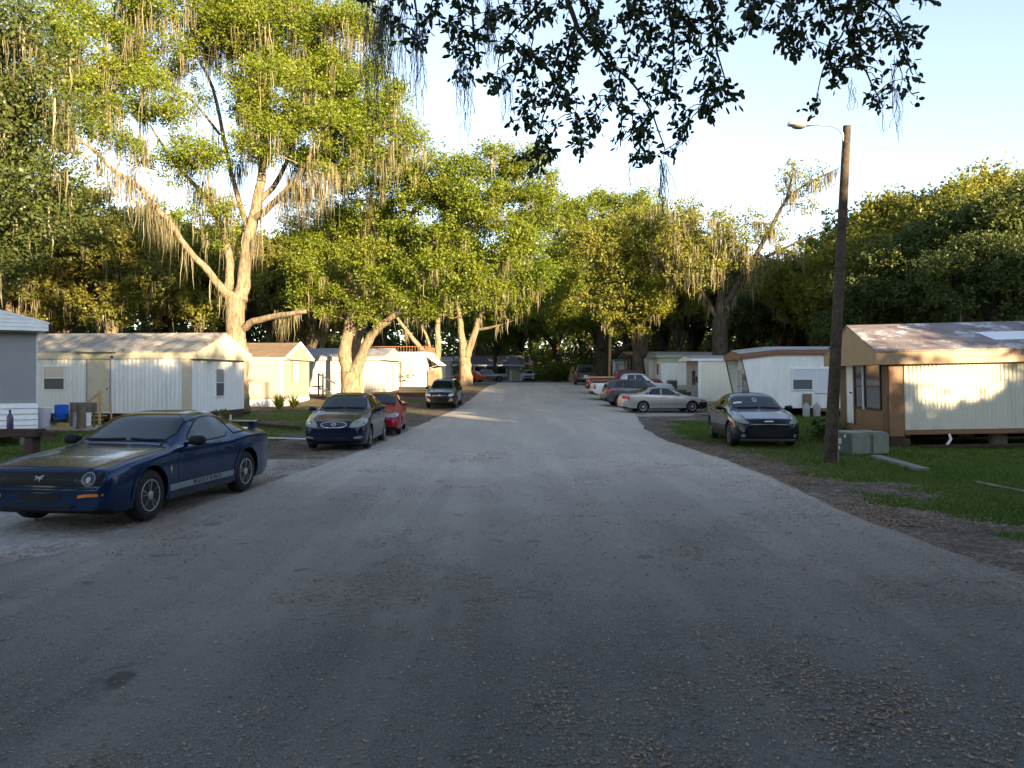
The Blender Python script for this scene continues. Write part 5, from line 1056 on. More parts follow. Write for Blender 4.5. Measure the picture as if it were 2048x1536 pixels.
mb = MB(); mb.box(-.5, .5, -.03, .03, .60, .98); o = mb.build("panel", M['block'], t0 if False else None); o.name = "panel"; t = empty("grey_panel_stand", (GX(167, 29.2), 29.2, 0), 0, "grey board on two legs beneath the cream door", "panel stand"); o.parent = t
for x in (-.42, .42): mb = MB(); mb.box(x - .035, x + .035, -.07, -.03, -.02, .9); mb.build("leg", M['wood'], t)
mb = MB(); mb.box(-.28, .28, -.2, .2, .0, .10); mb.box(-.12, .2, -.12, .12, .10, .24); tag(mb.build("firewood_block", M['newwood'], loc=(GX(124, 28.6), 28.6, .0)), "orange-brown cut wood blocks under the blue chair", "wood blocks")
mb = MB(); mb.box(-1.9, 1.9, -1.4, 1.4, -.03, .04); tag(mb.build("concrete_pad", M['concrete'], loc=(GX(100, 29), 29.4, 0), bevel=.01), "pale concrete pad under the blue chair and bins", "pad")
# rough dark bench at the left edge with a bottle
t = empty("rough_bench", (-12.35, 19.4, 0), .1, "dark heavy wooden bench at the left edge behind the coupe", "bench")
mb = MB(); mb.box(-1.0, .62, -.25, .25, .45, .64); mb.build("seat", M['darkwood'], t, bevel=.02)
for x in (-.8, .4): mb = MB(); mb.box(x - .1, x + .1, -.2, .2, -.02, .45); mb.build("leg", M['darkwood'], t, bevel=.01)
mb = MB(); mb.bar((.5, 0, .52), (.95, .05, .50), .2, .12); mb.build("plank_end", M['darkwood'], t, bevel=.01)
mb = MB(); mb.lathe([(.001, 0), (.07, 0), (.075, .02), (.075, .30), (.05, .37), (.025, .40), (.025, .48), (.001, .5)], 14); tag(mb.build("bottle", mat("violet plastic", (.07, .04, .12), .3), loc=(GX(20, 19.3), 19.3, .64), smooth=True), "violet bottle standing on the dark bench at the left edge", "bottle")
# timber edging and hoses
mb = MB(); mb.bar((GX(470, 31), 31.5, .07), (GX(600, 28.5), 28.5, .06), .16, .14); tag(mb.build("railroad_tie", M['darkwood'], bevel=.01), "long dark railway sleeper on the grass behind the navy saloon", "timber")
mb = MB(); mb.tube([(GX(500, 24.5), 24.5, .025), (GX(560, 24.3), 24.3, .03), (GX(620, 24), 24, .025)], .018, 6); tag(mb.build("white_pipe", M['w_trim']), "thin white pipe on the grass left of the navy saloon", "pipe")
mb = MB(); mb.lathe([(.04, 0), (.04, .35), (.001, .37)], 10); tag(mb.build("standpipe", M['w_trim'], loc=(GX(461, 32.5), 32.5, 0)), "short white standpipe at the corner of the long white home", "pipe")
mb = MB(); mb.box(0, 4.2, -.1, .1, .05, .35); tag(mb.build("trailer_tongue", mat("maroon steel", (.09, .025, .02), .7), loc=(GX(778, 56), 54.5, gz(55))), "maroon steel beam lying before the grey home's end", "beam")
# wires/pole in the trees
t = empty("utility_pole", (GX(1219, 78), 78, gz(78)), 0, "slim orange-brown pole right beside the dark trunk at the crest", "utility pole")
mb = MB(); mb.tube([(0, 0, 0), (0.15, 0, 9.5)], [.16, .11], 10); mb.build("pole", M['newwood'], t, smooth=True); mb = MB(); mb.box(-.8, 1.1, -.06, .06, 8.6, 8.75); mb.build("cross_arm", M['wood'], t)
t = empty("utility_pole", (GX(723, 53.5), 53.5, gz(53.5)), 0, "brown timber pole just right of the forked oak trunk", "utility pole"); mb = MB(); mb.tube([(0, 0, 0), (0, 0, 5.2)], [.17, .13], 10); mb.build("pole", M['newwood'], t, smooth=True)
mb = MB(); mb.lathe([(.015, 0), (.015, .2)], 6); mb.build("pole_cap", M['trim'], t, loc=(0, 0, 5.2))
t = empty("grey_pole", (GX(1192, 100), 100, 1.2), 0, "thin grey metal pole at the far side of the cross road", "pole"); mb = MB(); mb.tube([(0, 0, 0), (0, 0, 5.2)], .06, 8); mb.build("shaft", M['alu'], t); mb = MB(); mb.box(-.15, .15, -.02, .02, 4.6, 5.0); mb.build("plate", M['alu'], t)
# flag
t = empty("flag", (GX(1048, 117), 117, 1.2), 0, "small striped flag on a pole above the white SUV", "flag"); mb = MB(); mb.tube([(0, 0, 0), (0, 0, 3.6)], .03, 8); mb.build("flagpole", M['alu'], t)
fr, fw_, fb = mat("flag red", (.5, .04, .06), .8), mat("flag white", (.65, .6, .6), .8), mat("flag blue", (.03, .04, .2), .8); mb = MB()
for i in range(7):
    for j in range(6):
        x0_, x1_ = .05 + j * .22, .05 + (j + 1) * .22; d0, d1 = .06 * math.sin(j * 1.2), .06 * math.sin((j + 1) * 1.2); z1_ = 3.5 - i * .13 - j * .05; z2_ = 3.5 - i * .13 - (j + 1) * .05
        mb.add([(x0_, d0, z1_), (x1_, d1, z2_), (x1_, d1, z2_ - .13), (x0_, d0, z1_ - .13)], [(0, 1, 2, 3)], 2 if (i < 4 and j < 3) else i % 2)
mb.build("cloth", [fr, fw_, fb], t, normals=False)
mb = MB(); mb.prism(chaikin([(-.4, 0), (.4, 0), (.5, 1.2), (.35, 2.1), (.1, 2.0), (-.2, 1.2)], 2, True).tolist(), -.04, .04); tag(mb.build("leaning_board", M['newwood'], loc=(GX(1142, 100), 100, 1.2)), "curved orange-brown board standing upright at the far side of the cross road", "board")
t = empty("satellite_dish", (GX(913, 118), 118, 1.2), 0, "white satellite dish on a mast left of the far house", "satellite dish"); mb = MB(); mb.tube([(0, 0, 0), (0, 0, 3.2)], .04, 8); mb.build("mast", M['alu'], t)
mb = MB(); mb.lathe([(.001, .0), (.25, .03), (.45, .12), (.47, .12), (.25, .0), (.001, -.03)], 16, 'y', (0, 0, 0)); o = mb.build("dish", M['w_trim'], t, smooth=True, loc=(0, -.1, 3.3)); o.rotation_euler = (.4, 0, .5)
# porch clutter on the right
t = empty("garden_seat", (GX(1375, 45), 45.5, gz(45)), .3, "dark wooden garden seat before the plain white home's end", "garden seat"); mb = MB(); mb.box(-.5, .5, -.25, .25, .38, .44); mb.build("seat", M['darkwood'], t); mb = MB(); mb.box(-.5, .5, .22, .27, .44, 1.0); mb.build("backrest", M['darkwood'], t)
for x in (-.45, .45):
    for y in (-.2, .2): mb = MB(); mb.box(x - .04, x + .04, y - .04, y + .04, -.02, .38); mb.build("leg", M['darkwood'], t)
mb = MB(); mb.box(-.35, .35, -.3, .3, .0, .9); b_ = mb.build("air_conditioner", M['block'], loc=(GX(1347, 60), 60.5, gz(60)), bevel=.02); tag(b_, "boxy brown-grey air conditioner by the pale green home", "air conditioner"); mb = MB(); mb.box(-.3, .3, -.32, -.301, .2, .8); mb.build("grille", M['d_trim'], b_)
# ------------------------------------------------------------------ trees
def crv(P, it=2):
    P = np.array(P, float); return chaikin(P, it)
def leaf_quads(C, size, rg, up=.25):
    n = len(C); a = rg.normal(size=(n, 3)); a[:, 2] -= .25; a /= np.linalg.norm(a, axis=1)[:, None]
    b = rg.normal(size=(n, 3)); b[:, 2] *= (1 - up); b = np.cross(a, b); b /= np.linalg.norm(b, axis=1)[:, None] + 1e-9
    l = size * rg.uniform(.5, 1.5, n)[:, None]; w_ = l * rg.uniform(.45, .7, n)[:, None]
    return np.stack([C - a * l / 2, C + b * w_ / 2 - a * l * .05, C + a * l / 2, C - b * w_ / 2 - a * l * .05], 1)
def clump_leaves(cl, per, rad, size, rg):
    """cl (n,3) clump centres -> leaf quads gathered in small sprays on an umbrella-like shell"""
    n = len(cl); k = max(3, per // 9); cr = rg.uniform(.45, 1.35, (n, 1, 1))
    d = rg.normal(size=(n, k, 3)); d /= np.linalg.norm(d, axis=2)[..., None]; d[..., 2] = d[..., 2] * .8 + .12
    r = rad * cr * rg.uniform(.15, 1.15, (n, k, 1)) ** .6; S = cl[:, None, :] + d * r * np.array([1.05, 1.05, .85])
    S = S.reshape(-1, 3); keep = rg.random(len(S)) < np.clip(np.repeat(cr[:, 0, 0], k) ** 2, .35, 1); S = S[keep]; D = d.reshape(-1, 3)[keep]
    P = S[:, None, :] + rg.normal(size=(len(S), 9, 3)) * rad * .10 + D[:, None, :] * rg.normal(size=(len(S), 9, 1)) * rad * .16
    return leaf_quads(P.reshape(-1, 3), size, rg)
def moss_quads(A, rg, m=(6, 15), ln=(.5, 1.6), wd=.035, spread=.16):
    out = []
    for p in A:
        for _ in range(rg.integers(*m)):
            l = rg.uniform(*ln) * (.5 + .5 * rg.random()); a = rg.uniform(0, 6.28); w_ = wd * rg.uniform(.3, .9); q = np.array(p) + np.append(rg.normal(size=2) * spread, 0)
            s = np.array([math.cos(a), math.sin(a), 0]) * w_; dr = np.append(rg.normal(size=2) * .05, -1.0); segs = 3; prev = q; pw = .7
            for i in range(1, segs + 1):
                nx_ = q + dr * l * i / segs + np.append(rg.normal(size=2) * .025 * l, 0); nw = (.9, .55, .08)[i - 1]
                out.append([prev - s * pw, prev + s * pw, nx_ + s * nw, nx_ - s * nw]); prev = nx_; pw = nw
    return np.array(out) if out else None
class Tree:
    def __init__(t, name, label, base, seed, group=None, cat="tree"):
        t.root = empty(name, base, 0, label, cat, group) if base is not None else None; t.b = np.array(base if base is not None else (0, 0, 0), float); t.rg = np.random.default_rng(seed)
        t.mb = MB(); t.nodes = []; t.rad = []; t.cl = []
    def limb(t, P, n=9, world=True, wob=.05):
        """P: [(x,y,z,r)...]"""
        Q = crv(P, 2); 
        if world: Q[:, :3] -= t.b
        L_ = np.linalg.norm(np.diff(Q[:, :3], axis=0), axis=1).sum(); k = np.ones(len(Q)); k[0] = 0
        Q[:, :3] += t.rg.normal(size=(len(Q), 3)) * (Q[:, 3:4] * wob * 2) * k[:, None]
        t.mb.tube([tuple(q[:3]) for q in Q], [q[3] for q in Q], n); 
        for a, b in zip(Q, Q[1:]):
            for f in (0, .5): t.nodes.append(a[:3] * (1 - f) + b[:3] * f); t.rad.append(a[3])
    def pxlimb(t, P, Y, n=9): t.limb([(*PX(px, py, Y + dy), r * .85) for px, py, dy, r in P], n)
    def blob(t, c, r, n, world=True):
        c = np.array(c, float) - (t.b if world else 0); r = np.array(r)
        d = t.rg.normal(size=(n, 3)); d /= np.linalg.norm(d, axis=1)[:, None]; s = t.rg.uniform(.25, 1, (n, 1)) ** (1 / 2.2)
        t.cl.append(c + d * s * r)
    def pxblob(t, px, py, rx, ry, Y, dy, ry_, dens):
        k = (Y + dy) / F; v = rx * k * ry * k * ry_; t.blob(PX(px, py, Y + dy), (rx * k, ry_, ry * k), max(4, int(dens * v * 4.3)))
    def finish(t, leafm, barkm, size, per, rad, moss=0, twig=True, mosslen=(.5, 1.6), mosswd=.035, minz=3.0, names=("trunk", "crown", "hanging_moss"), mossm=None, xm=None):
        if not t.cl: t.cl = [np.zeros((0, 3))]
        cl = np.concatenate(t.cl); tips = []
        if twig and len(cl):
            order = np.argsort(np.linalg.norm(cl - np.array(t.nodes).mean(0), axis=1)); N = np.array(t.nodes); R = np.array(t.rad)
            for i in order:
                c = cl[i]; d = np.linalg.norm(N - c, axis=1) + np.maximum(0, N[:, 2] - c[2]) * .8; j = int(np.argmin(d)); a = N[j]; ln = np.linalg.norm(c - a)
                if ln < .25: continue
                r0 = min(R[j] * .7, .022 + .016 * ln); mid = (a + c) / 2 + np.array([0, 0, .10 * ln]) + t.rg.normal(size=3) * .10 * ln
                Q = crv([(*a, r0), (*mid, r0 * .65), (*c, .012)], 1); t.mb.tube([tuple(q[:3]) for q in Q], [q[3] for q in Q], 5 if ln > 1.5 else 4, cap=False)
                if ln > .8: add = Q[1:, :3]; N = np.vstack([N, add]); R = np.append(R, Q[1:, 3])
                tips.append(mid)
            t.nodes = list(N)
        o = t.mb.build(names[0], barkm, t.root, smooth='full', normals=False); res = [o]
        if len(cl): res.append(np_quads(names[1], clump_leaves(cl, per, rad, size, t.rg), leafm, t.root))
        if moss:
            N = np.array(t.nodes); N = N[N[:, 2] > minz]; N = N[t.rg.choice(len(N), min(moss, len(N)), replace=len(N) < moss)]
            if len(cl): k = moss // 2; N = np.vstack([N, cl[t.rg.integers(0, len(cl), k)] - np.array([0, 0, .2])])
            if xm: N = np.vstack([N, np.array(xm) - t.b + t.rg.normal(size=(len(xm), 3)) * .22])
            q = moss_quads(N, t.rg, ln=mosslen, wd=mosswd)
            if q is not None: res.append(np_quads(names[2], q, mossm or M['moss'], t.root))
        return res
# --- great oak behind the long white home
Y = 41.0; b = (*PX(476, 700, Y)[:2], 0)
T1M = [PX(a, b_, 41 + d_) for a, b_, d_, k in ((150, 262, -5, 2), (190, 310, -4.5, 3), (230, 335, -4, 4), (255, 355, -3.8, 5), (280, 375, -3.4, 5), (300, 395, -3, 6), (320, 430, -2.6, 4), (340, 455, -2.3, 2), (215, 225, -3, 5), (250, 260, -3, 6), (285, 285, -2.6, 6), (420, 380, 0, 7), (450, 395, 0, 7), (395, 370, 0, 5), (480, 330, .5, 6), (495, 260, .5, 5), (575, 385, -1, 8), (605, 375, -1.5, 9), (635, 360, -2, 9), (660, 345, -2, 6), (590, 350, -1, 6), (510, 470, 0, 3), (345, 150, 0, 5), (430, 110, 1, 5), (560, 640, -1, 2)) for _ in range(k * 2)]
t = Tree("oak_tree", "huge sunlit oak with pale forked limbs and moss rising behind the long white home", b, 1, "mossy oaks")
t.limb([(b[0], Y, -.1, .66), (b[0], Y, .9, .56), (b[0] + .05, Y, 2.3, .52), (*PX(470, 640, Y), .48), (*PX(470, 590, Y), .50)], 16, wob=.03)
t.pxlimb([(468, 600, 0, .42), (440, 575, -.6, .25), (412, 535, -1.1, .20), (372, 497, -1.6, .18), (338, 440, -2.4, .165), (300, 408, -3.0, .15), (282, 372, -3.4, .13), (228, 345, -4.0, .105), (190, 300, -4.5, .09), (150, 275, -5, .075), (115, 215, -5.6, .05)], Y, 10)
t.pxlimb([(455, 590, 0, .30), (462, 520, .5, .24), (440, 440, 1.2, .20), (405, 385, 1.8, .15), (350, 330, 2.4, .10), (300, 250, 2.8, .06)], Y, 10)
t.pxlimb([(480, 600, 0, .46), (490, 520, 0, .36), (505, 440, .2, .34), (520, 380, .3, .28), (530, 280, .3, .22), (528, 160, .2, .16), (545, 30, 0, .10), (560, -60, 0, .05)], Y, 12)
t.pxlimb([(506, 440, .2, .24), (545, 410, -.6, .18), (600, 350, -1.6, .15), (625, 300, -2.2, .11), (680, 220, -3, .06)], Y, 9)
t.pxlimb([(520, 400, .3, .2), (560, 360, 1.2, .15), (590, 280, 2.2, .11), (620, 160, 3.0, .07)], Y, 9)
t.pxlimb([(500, 470, 0, .2), (470, 380, 1.2, .16), (448, 280, 2, .13), (425, 160, 2.6, .10), (360, 60, 3, .06), (330, -30, 3.2, .04)], Y, 9)
t.pxlimb([(440, 270, 2, .10), (395, 210, 1.4, .08), (345, 170, 1, .06), (300, 140, 1, .03)], Y, 8)
t.pxlimb([(482, 660, 0, .24), (510, 640, -.6, .21), (555, 632, -1.1, .17), (612, 622, -1.6, .13)], Y, 10)
t.pxlimb([(527, 180, .2, .14), (500, 90, -.8, .10), (470, -20, -1.4, .06)], Y, 8)
for px, py, rx, ry, dy, d_, dens in ((180, 110, 110, 75, -4, 2.2, .62), (265, 190, 95, 75, -3, 2.2, .75), (330, 70, 90, 80, -1, 2.6, .7), (230, 20, 120, 60, -3, 2.5, .7), (150, 190, 60, 50, -5, 1.6, .5), (330, 250, 50, 40, -1, 1.5, .8), (395, 325, 62, 32, -1.5, 1.8, 1.1),
        (450, 40, 100, 75, 0, 3, .7), (560, 60, 130, 90, 0, 3.5, .75), (690, 90, 90, 80, 0, 3, .7), (600, 190, 120, 80, -1, 3.2, .8), (720, 190, 90, 75, 0, 2.8, .75), (560, 280, 90, 60, -1.5, 2.6, .85), (660, 290, 100, 65, -1, 2.8, .85), (770, 270, 75, 60, 1, 2.5, .7), (480, 190, 50, 60, 1, 2, .5), (500, -40, 200, 50, 0, 3, .5), (430, 410, 55, 25, 0, 1.2, .5), (380, 190, 40, 40, 1.5, 1.4, .4), (270, 300, 60, 35, -3, 1.8, .45), (350, 330, 45, 40, -1, 1.6, .5), (200, 255, 50, 35, -4, 1.6, .4), (100, 60, 60, 60, -5, 2, .5), (440, 480, 45, 30, 1, 1.6, .35), (60, 150, 50, 60, -4, 2, .45)):
    t.pxblob(px, py, rx, ry, Y, dy, d_, dens)
t.finish(M['leaf'], M['bark'], .115, 640, .85, 420, mosslen=(.7, 2.6), mosswd=.028, minz=5, xm=T1M)
# --- forked oak before the grey home
Y = 51.0; b = (GX(702, Y), Y, gz(Y))
t = Tree("oak_tree", "sunlit oak with thick forked trunk in front of the grey home", b, 2, "mossy oaks")
t.limb([(b[0], Y, b[2] - .1, .78), (b[0], Y, b[2] + .5, .64), (*PX(702, 745, Y), .62)], 16, wob=.02)
t.pxlimb([(700, 755, 0, .62), (688, 700, 0, .46), (700, 650, 0, .42), (712, 600, -.2, .34), (722, 560, -.5, .28), (745, 510, -1, .24), (790, 460, -1.8, .20), (840, 410, -2.6, .16), (890, 385, -3.2, .12), (960, 350, -4, .06)], Y, 12)
t.pxlimb([(706, 755, 0, .55), (722, 710, -.3, .40), (745, 665, -.8, .34), (775, 640, -1.4, .28), (830, 600, -2.4, .22), (880, 575, -3.2, .16), (960, 545, -4.4, .08)], Y, 12)
t.pxlimb([(704, 740, .3, .42), (712, 690, .8, .34), (730, 640, 1.4, .28), (760, 560, 2.2, .2), (800, 480, 3, .12)], Y, 10)
t.pxlimb([(708, 625, -.1, .22), (740, 590, -1, .17), (790, 560, -2, .13), (850, 530, -3, .07)], Y, 9); t.pxlimb([(715, 590, -.2, .2), (690, 530, .8, .15), (660, 460, 1.6, .10), (640, 400, 2, .05)], Y, 9)
t.pxlimb([(880, 390, -3.1, .10), (930, 400, -3.2, .08), (985, 425, -3.5, .04)], Y, 7)
for px, py, rx, ry, dy, d_, dens in ((650, 470, 75, 50, 1, 2.5, .75), (720, 420, 80, 55, 0, 2.8, .75), (800, 370, 80, 50, -1.5, 2.6, .8), (880, 340, 80, 45, -3, 2.4, .8), (950, 390, 85, 55, -3.5, 2.6, .8), (860, 450, 90, 60, -2.5, 2.6, .8), (780, 530, 80, 50, -2, 2.4, .7), (900, 540, 85, 50, -4, 2.4, .85), (1000, 480, 75, 60, -4.5, 2.4, .75), (690, 560, 50, 40, 0, 1.8, .5),
        (830, 600, 70, 28, -2.5, 2, .8), (740, 620, 45, 22, -1.5, 1.4, .7), (960, 590, 60, 30, -4, 1.8, .8), (620, 560, 50, 60, 2, 2, .5), (1000, 320, 70, 30, -4, 1.8, .7), (1070, 350, 60, 40, -4, 2, .6), (1060, 420, 60, 50, -4, 2.2, .7), (1040, 540, 60, 50, -4, 2.2, .7), (930, 440, 60, 50, -3, 2.2, .7), (640, 540, 60, 50, 0, 2, .6), (620, 610, 45, 35, 0, 1.6, .5)):
    t.pxblob(px, py, rx, ry, Y, dy, d_, dens)
t.finish(M['leaf'], M['bark'], .135, 560, .92, 190, mosslen=(.6, 1.8), mosswd=.035, minz=4.5)
# --- more individually placed trees:  (label, px base, Y, limbs px, blobs, leaf material)
def mid_tree(label, px, Y, limbs, blobs, seed, leafm='leaf', bark='bark', r0=.45, size=.19, per=330, rad=1.05, moss=75, pytop=None, name="oak_tree", group="mossy oaks", minz=3.5):
    b = (GX(px, Y), Y, gz(Y)); t = Tree(name, label, b, seed, group); f = limbs[0][0]
    t.limb([(b[0], Y, b[2] - .1, r0 * 1.5), (b[0] * .7 + PX(f[0], f[1], Y)[0] * .3, Y, b[2] + .7, r0 * 1.1), (*PX(f[0], f[1], Y), r0)], 12, wob=.03)
    for P in limbs: t.pxlimb(P, Y, 9)
    for q in blobs: t.pxblob(q[0], q[1], q[2], q[3], Y, q[4], q[5], q[6])
    t.finish(M[leafm], M[bark], size, per, rad, moss, mosslen=(.6, 2.0), mosswd=.045, minz=minz)
mid_tree("pair of leaning pale trunks beside the bright cream home's awning", 872, 71, [[(872, 730, 0, .42), (878, 690, 0, .33), (874, 640, 0, .28), (880, 580, 0, .18), (890, 520, 0, .1)], [(868, 728, 0, .36), (845, 700, -.5, .28), (815, 665, -1, .22), (790, 630, -1.5, .14)], [(862, 720, 0, .2), (858, 680, .5, .17), (835, 640, 1, .1)]],
         [(860, 600, 60, 40, 1, 2.5, .35), (900, 560, 70, 50, 1, 3, .35), (800, 610, 45, 30, 0, 2, .35)], 3, r0=.5)
mid_tree("tall oak with forked trunk between the black SUV and the orange hatchback", 932, 70, [[(930, 715, 0, .52), (922, 670, 0, .34), (918, 620, 0, .28), (905, 560, 0, .18)], [(934, 712, 0, .46), (948, 670, -.3, .34), (960, 630, -.6, .26), (985, 590, -1, .18), (1020, 560, -2, .1)], [(950, 660, 0, .2), (985, 655, -1, .12), (1030, 640, -2, .02)]],
         [(900, 560, 70, 45, 0, 3, .35), (960, 540, 80, 50, 0, 3.2, .4), (1040, 580, 70, 45, -2, 3, .4), (1010, 610, 70, 25, -1, 2.5, .45), (900, 620, 50, 22, 0, 2, .4)], 4, r0=.5)
mid_tree("dark-trunked oak at the crest with its limb over the old green SUV", 1206, 80, [[(1204, 700, 0, .62), (1200, 650, 0, .5), (1180, 610, 0, .34), (1140, 590, 0, .25), (1090, 600, 0, .13)], [(1206, 690, 0, .5), (1222, 640, 0, .4), (1240, 560, 0, .25), (1250, 480, 0, .15)], [(1210, 720, 0, .4), (1235, 700, -.5, .32), (1265, 690, -1, .25), (1290, 660, -1, .15)], [(1200, 640, 0, .35), (1190, 560, 0, .25), (1180, 470, 0, .12)]],
         [(1100, 420, 80, 45, 0, 4, .3), (1250, 420, 80, 45, 0, 4, .25), (1110, 560, 90, 45, 0, 4, .3), (1190, 520, 95, 60, 0, 4.5, .28), (1260, 470, 80, 60, 0, 4, .25), (1120, 470, 100, 60, 0, 4.5, .25), (1200, 420, 90, 35, 0, 4, .25), (1080, 620, 70, 30, 0, 3, .4), (1150, 640, 60, 25, 0, 3, .5), (1230, 620, 60, 30, 0, 3, .5)], 5, bark='bark_dark', r0=.62, leafm='leaf')
mid_tree("dark forked oak rising behind the grey SUV and silver saloon", 1281, 64, [[(1276, 712, 0, .45), (1268, 680, 0, .3), (1262, 640, 0, .24), (1240, 590, 0, .15)], [(1281, 712, 0, .55), (1284, 660, 0, .4), (1282, 600, 0, .3), (1290, 540, 0, .18)], [(1286, 712, 0, .35), (1296, 660, -.5, .28), (1320, 600, -1, .18), (1350, 560, -1.5, .1)]],
         [(1230, 590, 75, 45, -1, 3, .45), (1290, 540, 80, 55, -1, 3.2, .45), (1340, 590, 75, 50, -2, 3, .5), (1270, 470, 90, 55, 0, 3.5, .4), (1340, 500, 70, 50, 0, 3, .4), (1200, 500, 70, 50, -1, 3, .4), (1250, 640, 60, 25, -1, 2.2, .5)], 6, bark='bark_dark', r0=.48, leafm='leaf_pale')
mid_tree("oak with a long bare limb reaching to the upper right behind the prow home", 1441, 58, [[(1440, 640, 0, .42), (1445, 580, 0, .32), (1430, 520, 0, .22), (1400, 460, 0, .12)], [(1446, 620, 0, .34), (1480, 560, -.5, .26), (1510, 515, -1, .22), (1545, 450, -1.5, .16), (1570, 400, -2, .12), (1600, 375, -2.4, .09), (1650, 350, -3, .05), (1680, 335, -3.2, .03)], [(1570, 405, -2, .08), (1580, 370, -2, .06), (1590, 320, -2, .03)], [(1500, 530, -.8, .16), (1560, 500, -1.5, .12), (1640, 465, -2.5, .06)], [(1450, 560, 0, .2), (1500, 530, .6, .14), (1540, 535, 1, .08)], [(1436, 640, 0, .26), (1412, 600, .5, .18), (1390, 560, 1, .1)]],
         [(1400, 460, 70, 42, 0, 3, .55), (1460, 470, 70, 45, 0, 3, .5), (1390, 540, 65, 45, 0, 2.8, .5), (1470, 550, 60, 40, 0, 2.5, .4), (1545, 470, 50, 30, -1, 2, .35), (1600, 500, 60, 30, -2, 2, .35), (1590, 350, 24, 40, -2, .9, .5), (1640, 355, 38, 18, -2.8, .8, .6), (1610, 400, 30, 20, -2.2, .7, .5), (1350, 480, 50, 50, 0, 2.5, .45), (1340, 430, 55, 35, 1, 2.4, .5)], 7, bark='bark_dark', leafm='leaf_pale', r0=.55, per=150, size=.17, moss=200)
# --- generic trees, four kinds, copied
def generic(seed, H, spread, leafm, barkm, size, per, rad, nclump, moss, lowlimb=.32):
    low = lowlimb < .2
    t = Tree("broadleaf_tree", "x", (0, -600, 0), seed); t.b = np.zeros(3); rg = t.rg; hz = H * lowlimb
    t.limb([(0, 0, -.2, H * .030), (rg.normal() * .2, 0, hz * .5, H * .022), (rg.normal() * .3, rg.normal() * .3, hz, H * .020)], 10, False)
    n = 6
    for i in range(n):
        a = 2 * math.pi * i / n + rg.uniform(-.4, .4); k = rg.uniform(.5, 1); zt_ = H * rg.uniform(.55, .9); R_ = spread * k * (1.15 - zt_ / H * .5)
        t.limb([(0, 0, hz * rg.uniform(.7, 1), H * .018), (math.cos(a) * R_ * .35, math.sin(a) * R_ * .35, hz + (zt_ - hz) * .45, H * .013), (math.cos(a) * R_ * .75, math.sin(a) * R_ * .75, hz + (zt_ - hz) * .8, H * .008), (math.cos(a) * R_, math.sin(a) * R_, zt_, H * .004)], 7, False)
        t.blob((math.cos(a) * R_ * .85, math.sin(a) * R_ * .85, zt_), (spread * .42, spread * .42, H * .14), nclump // 10, False)
    t.limb([(0, 0, hz, H * .024), (.2, .1, H * .6, H * .014), (0, .2, H * .9, H * .005)], 7, False)
    t.blob((0, 0, H * .8), (spread * .55, spread * .55, H * .17), nclump // 5, False); t.blob((0, 0, H * .55), (spread * .9, spread * .9, H * .2), nclump // 5, False)
    if low: t.blob((0, 0, H * .28), (spread, spread, H * .24), nclump // 2, False)
    t.finish(leafm, barkm, size, per, rad, moss, mosslen=(.6, 2.0), mosswd=.045, minz=H * .25); return t.root
protoA = generic(21, 14, 5.6, M['leaf_pale'], M['bark_dark'], .22, 280, 1.1, 260, 80)
protoB = generic(22, 15, 6.2, M['leaf'], M['bark_dark'], .22, 300, 1.15, 300, 60)
protoC = generic(23, 13, 5.0, M['leaf_mid'], M['bark'], .21, 300, 1.1, 260, 80, .36)
protoD = generic(24, 16, 6.0, M['leaf_dark'], M['bark_dark'], .24, 280, 1.2, 320, 40, .22)
protoE = generic(25, 10.5, 4.6, M['leaf_dark'], M['bark_dark'], .30, 130, 1.1, 330, 0, .14)
used = set()
def put(proto, px, Y, H, label, rot=0, group="trees behind the homes", X=None, sx=1.0, z=None):
    o = proto if proto.name not in used else copy_tree(proto); used.add(o.name); used.add(proto.name)
    base = {protoA.name: 14, protoB.name: 15, protoC.name: 13, protoD.name: 16, protoE.name: 10.5, 'pf': 15}.get(proto.name, 15); s = H / base
    o.location = (GX(px, Y) if X is None else X, Y, gz(Y) if z is None else z); o.rotation_euler = (0, 0, rot); o.scale = (s * sx, s * sx, s)
    o["label"] = label; o["group"] = group; return o
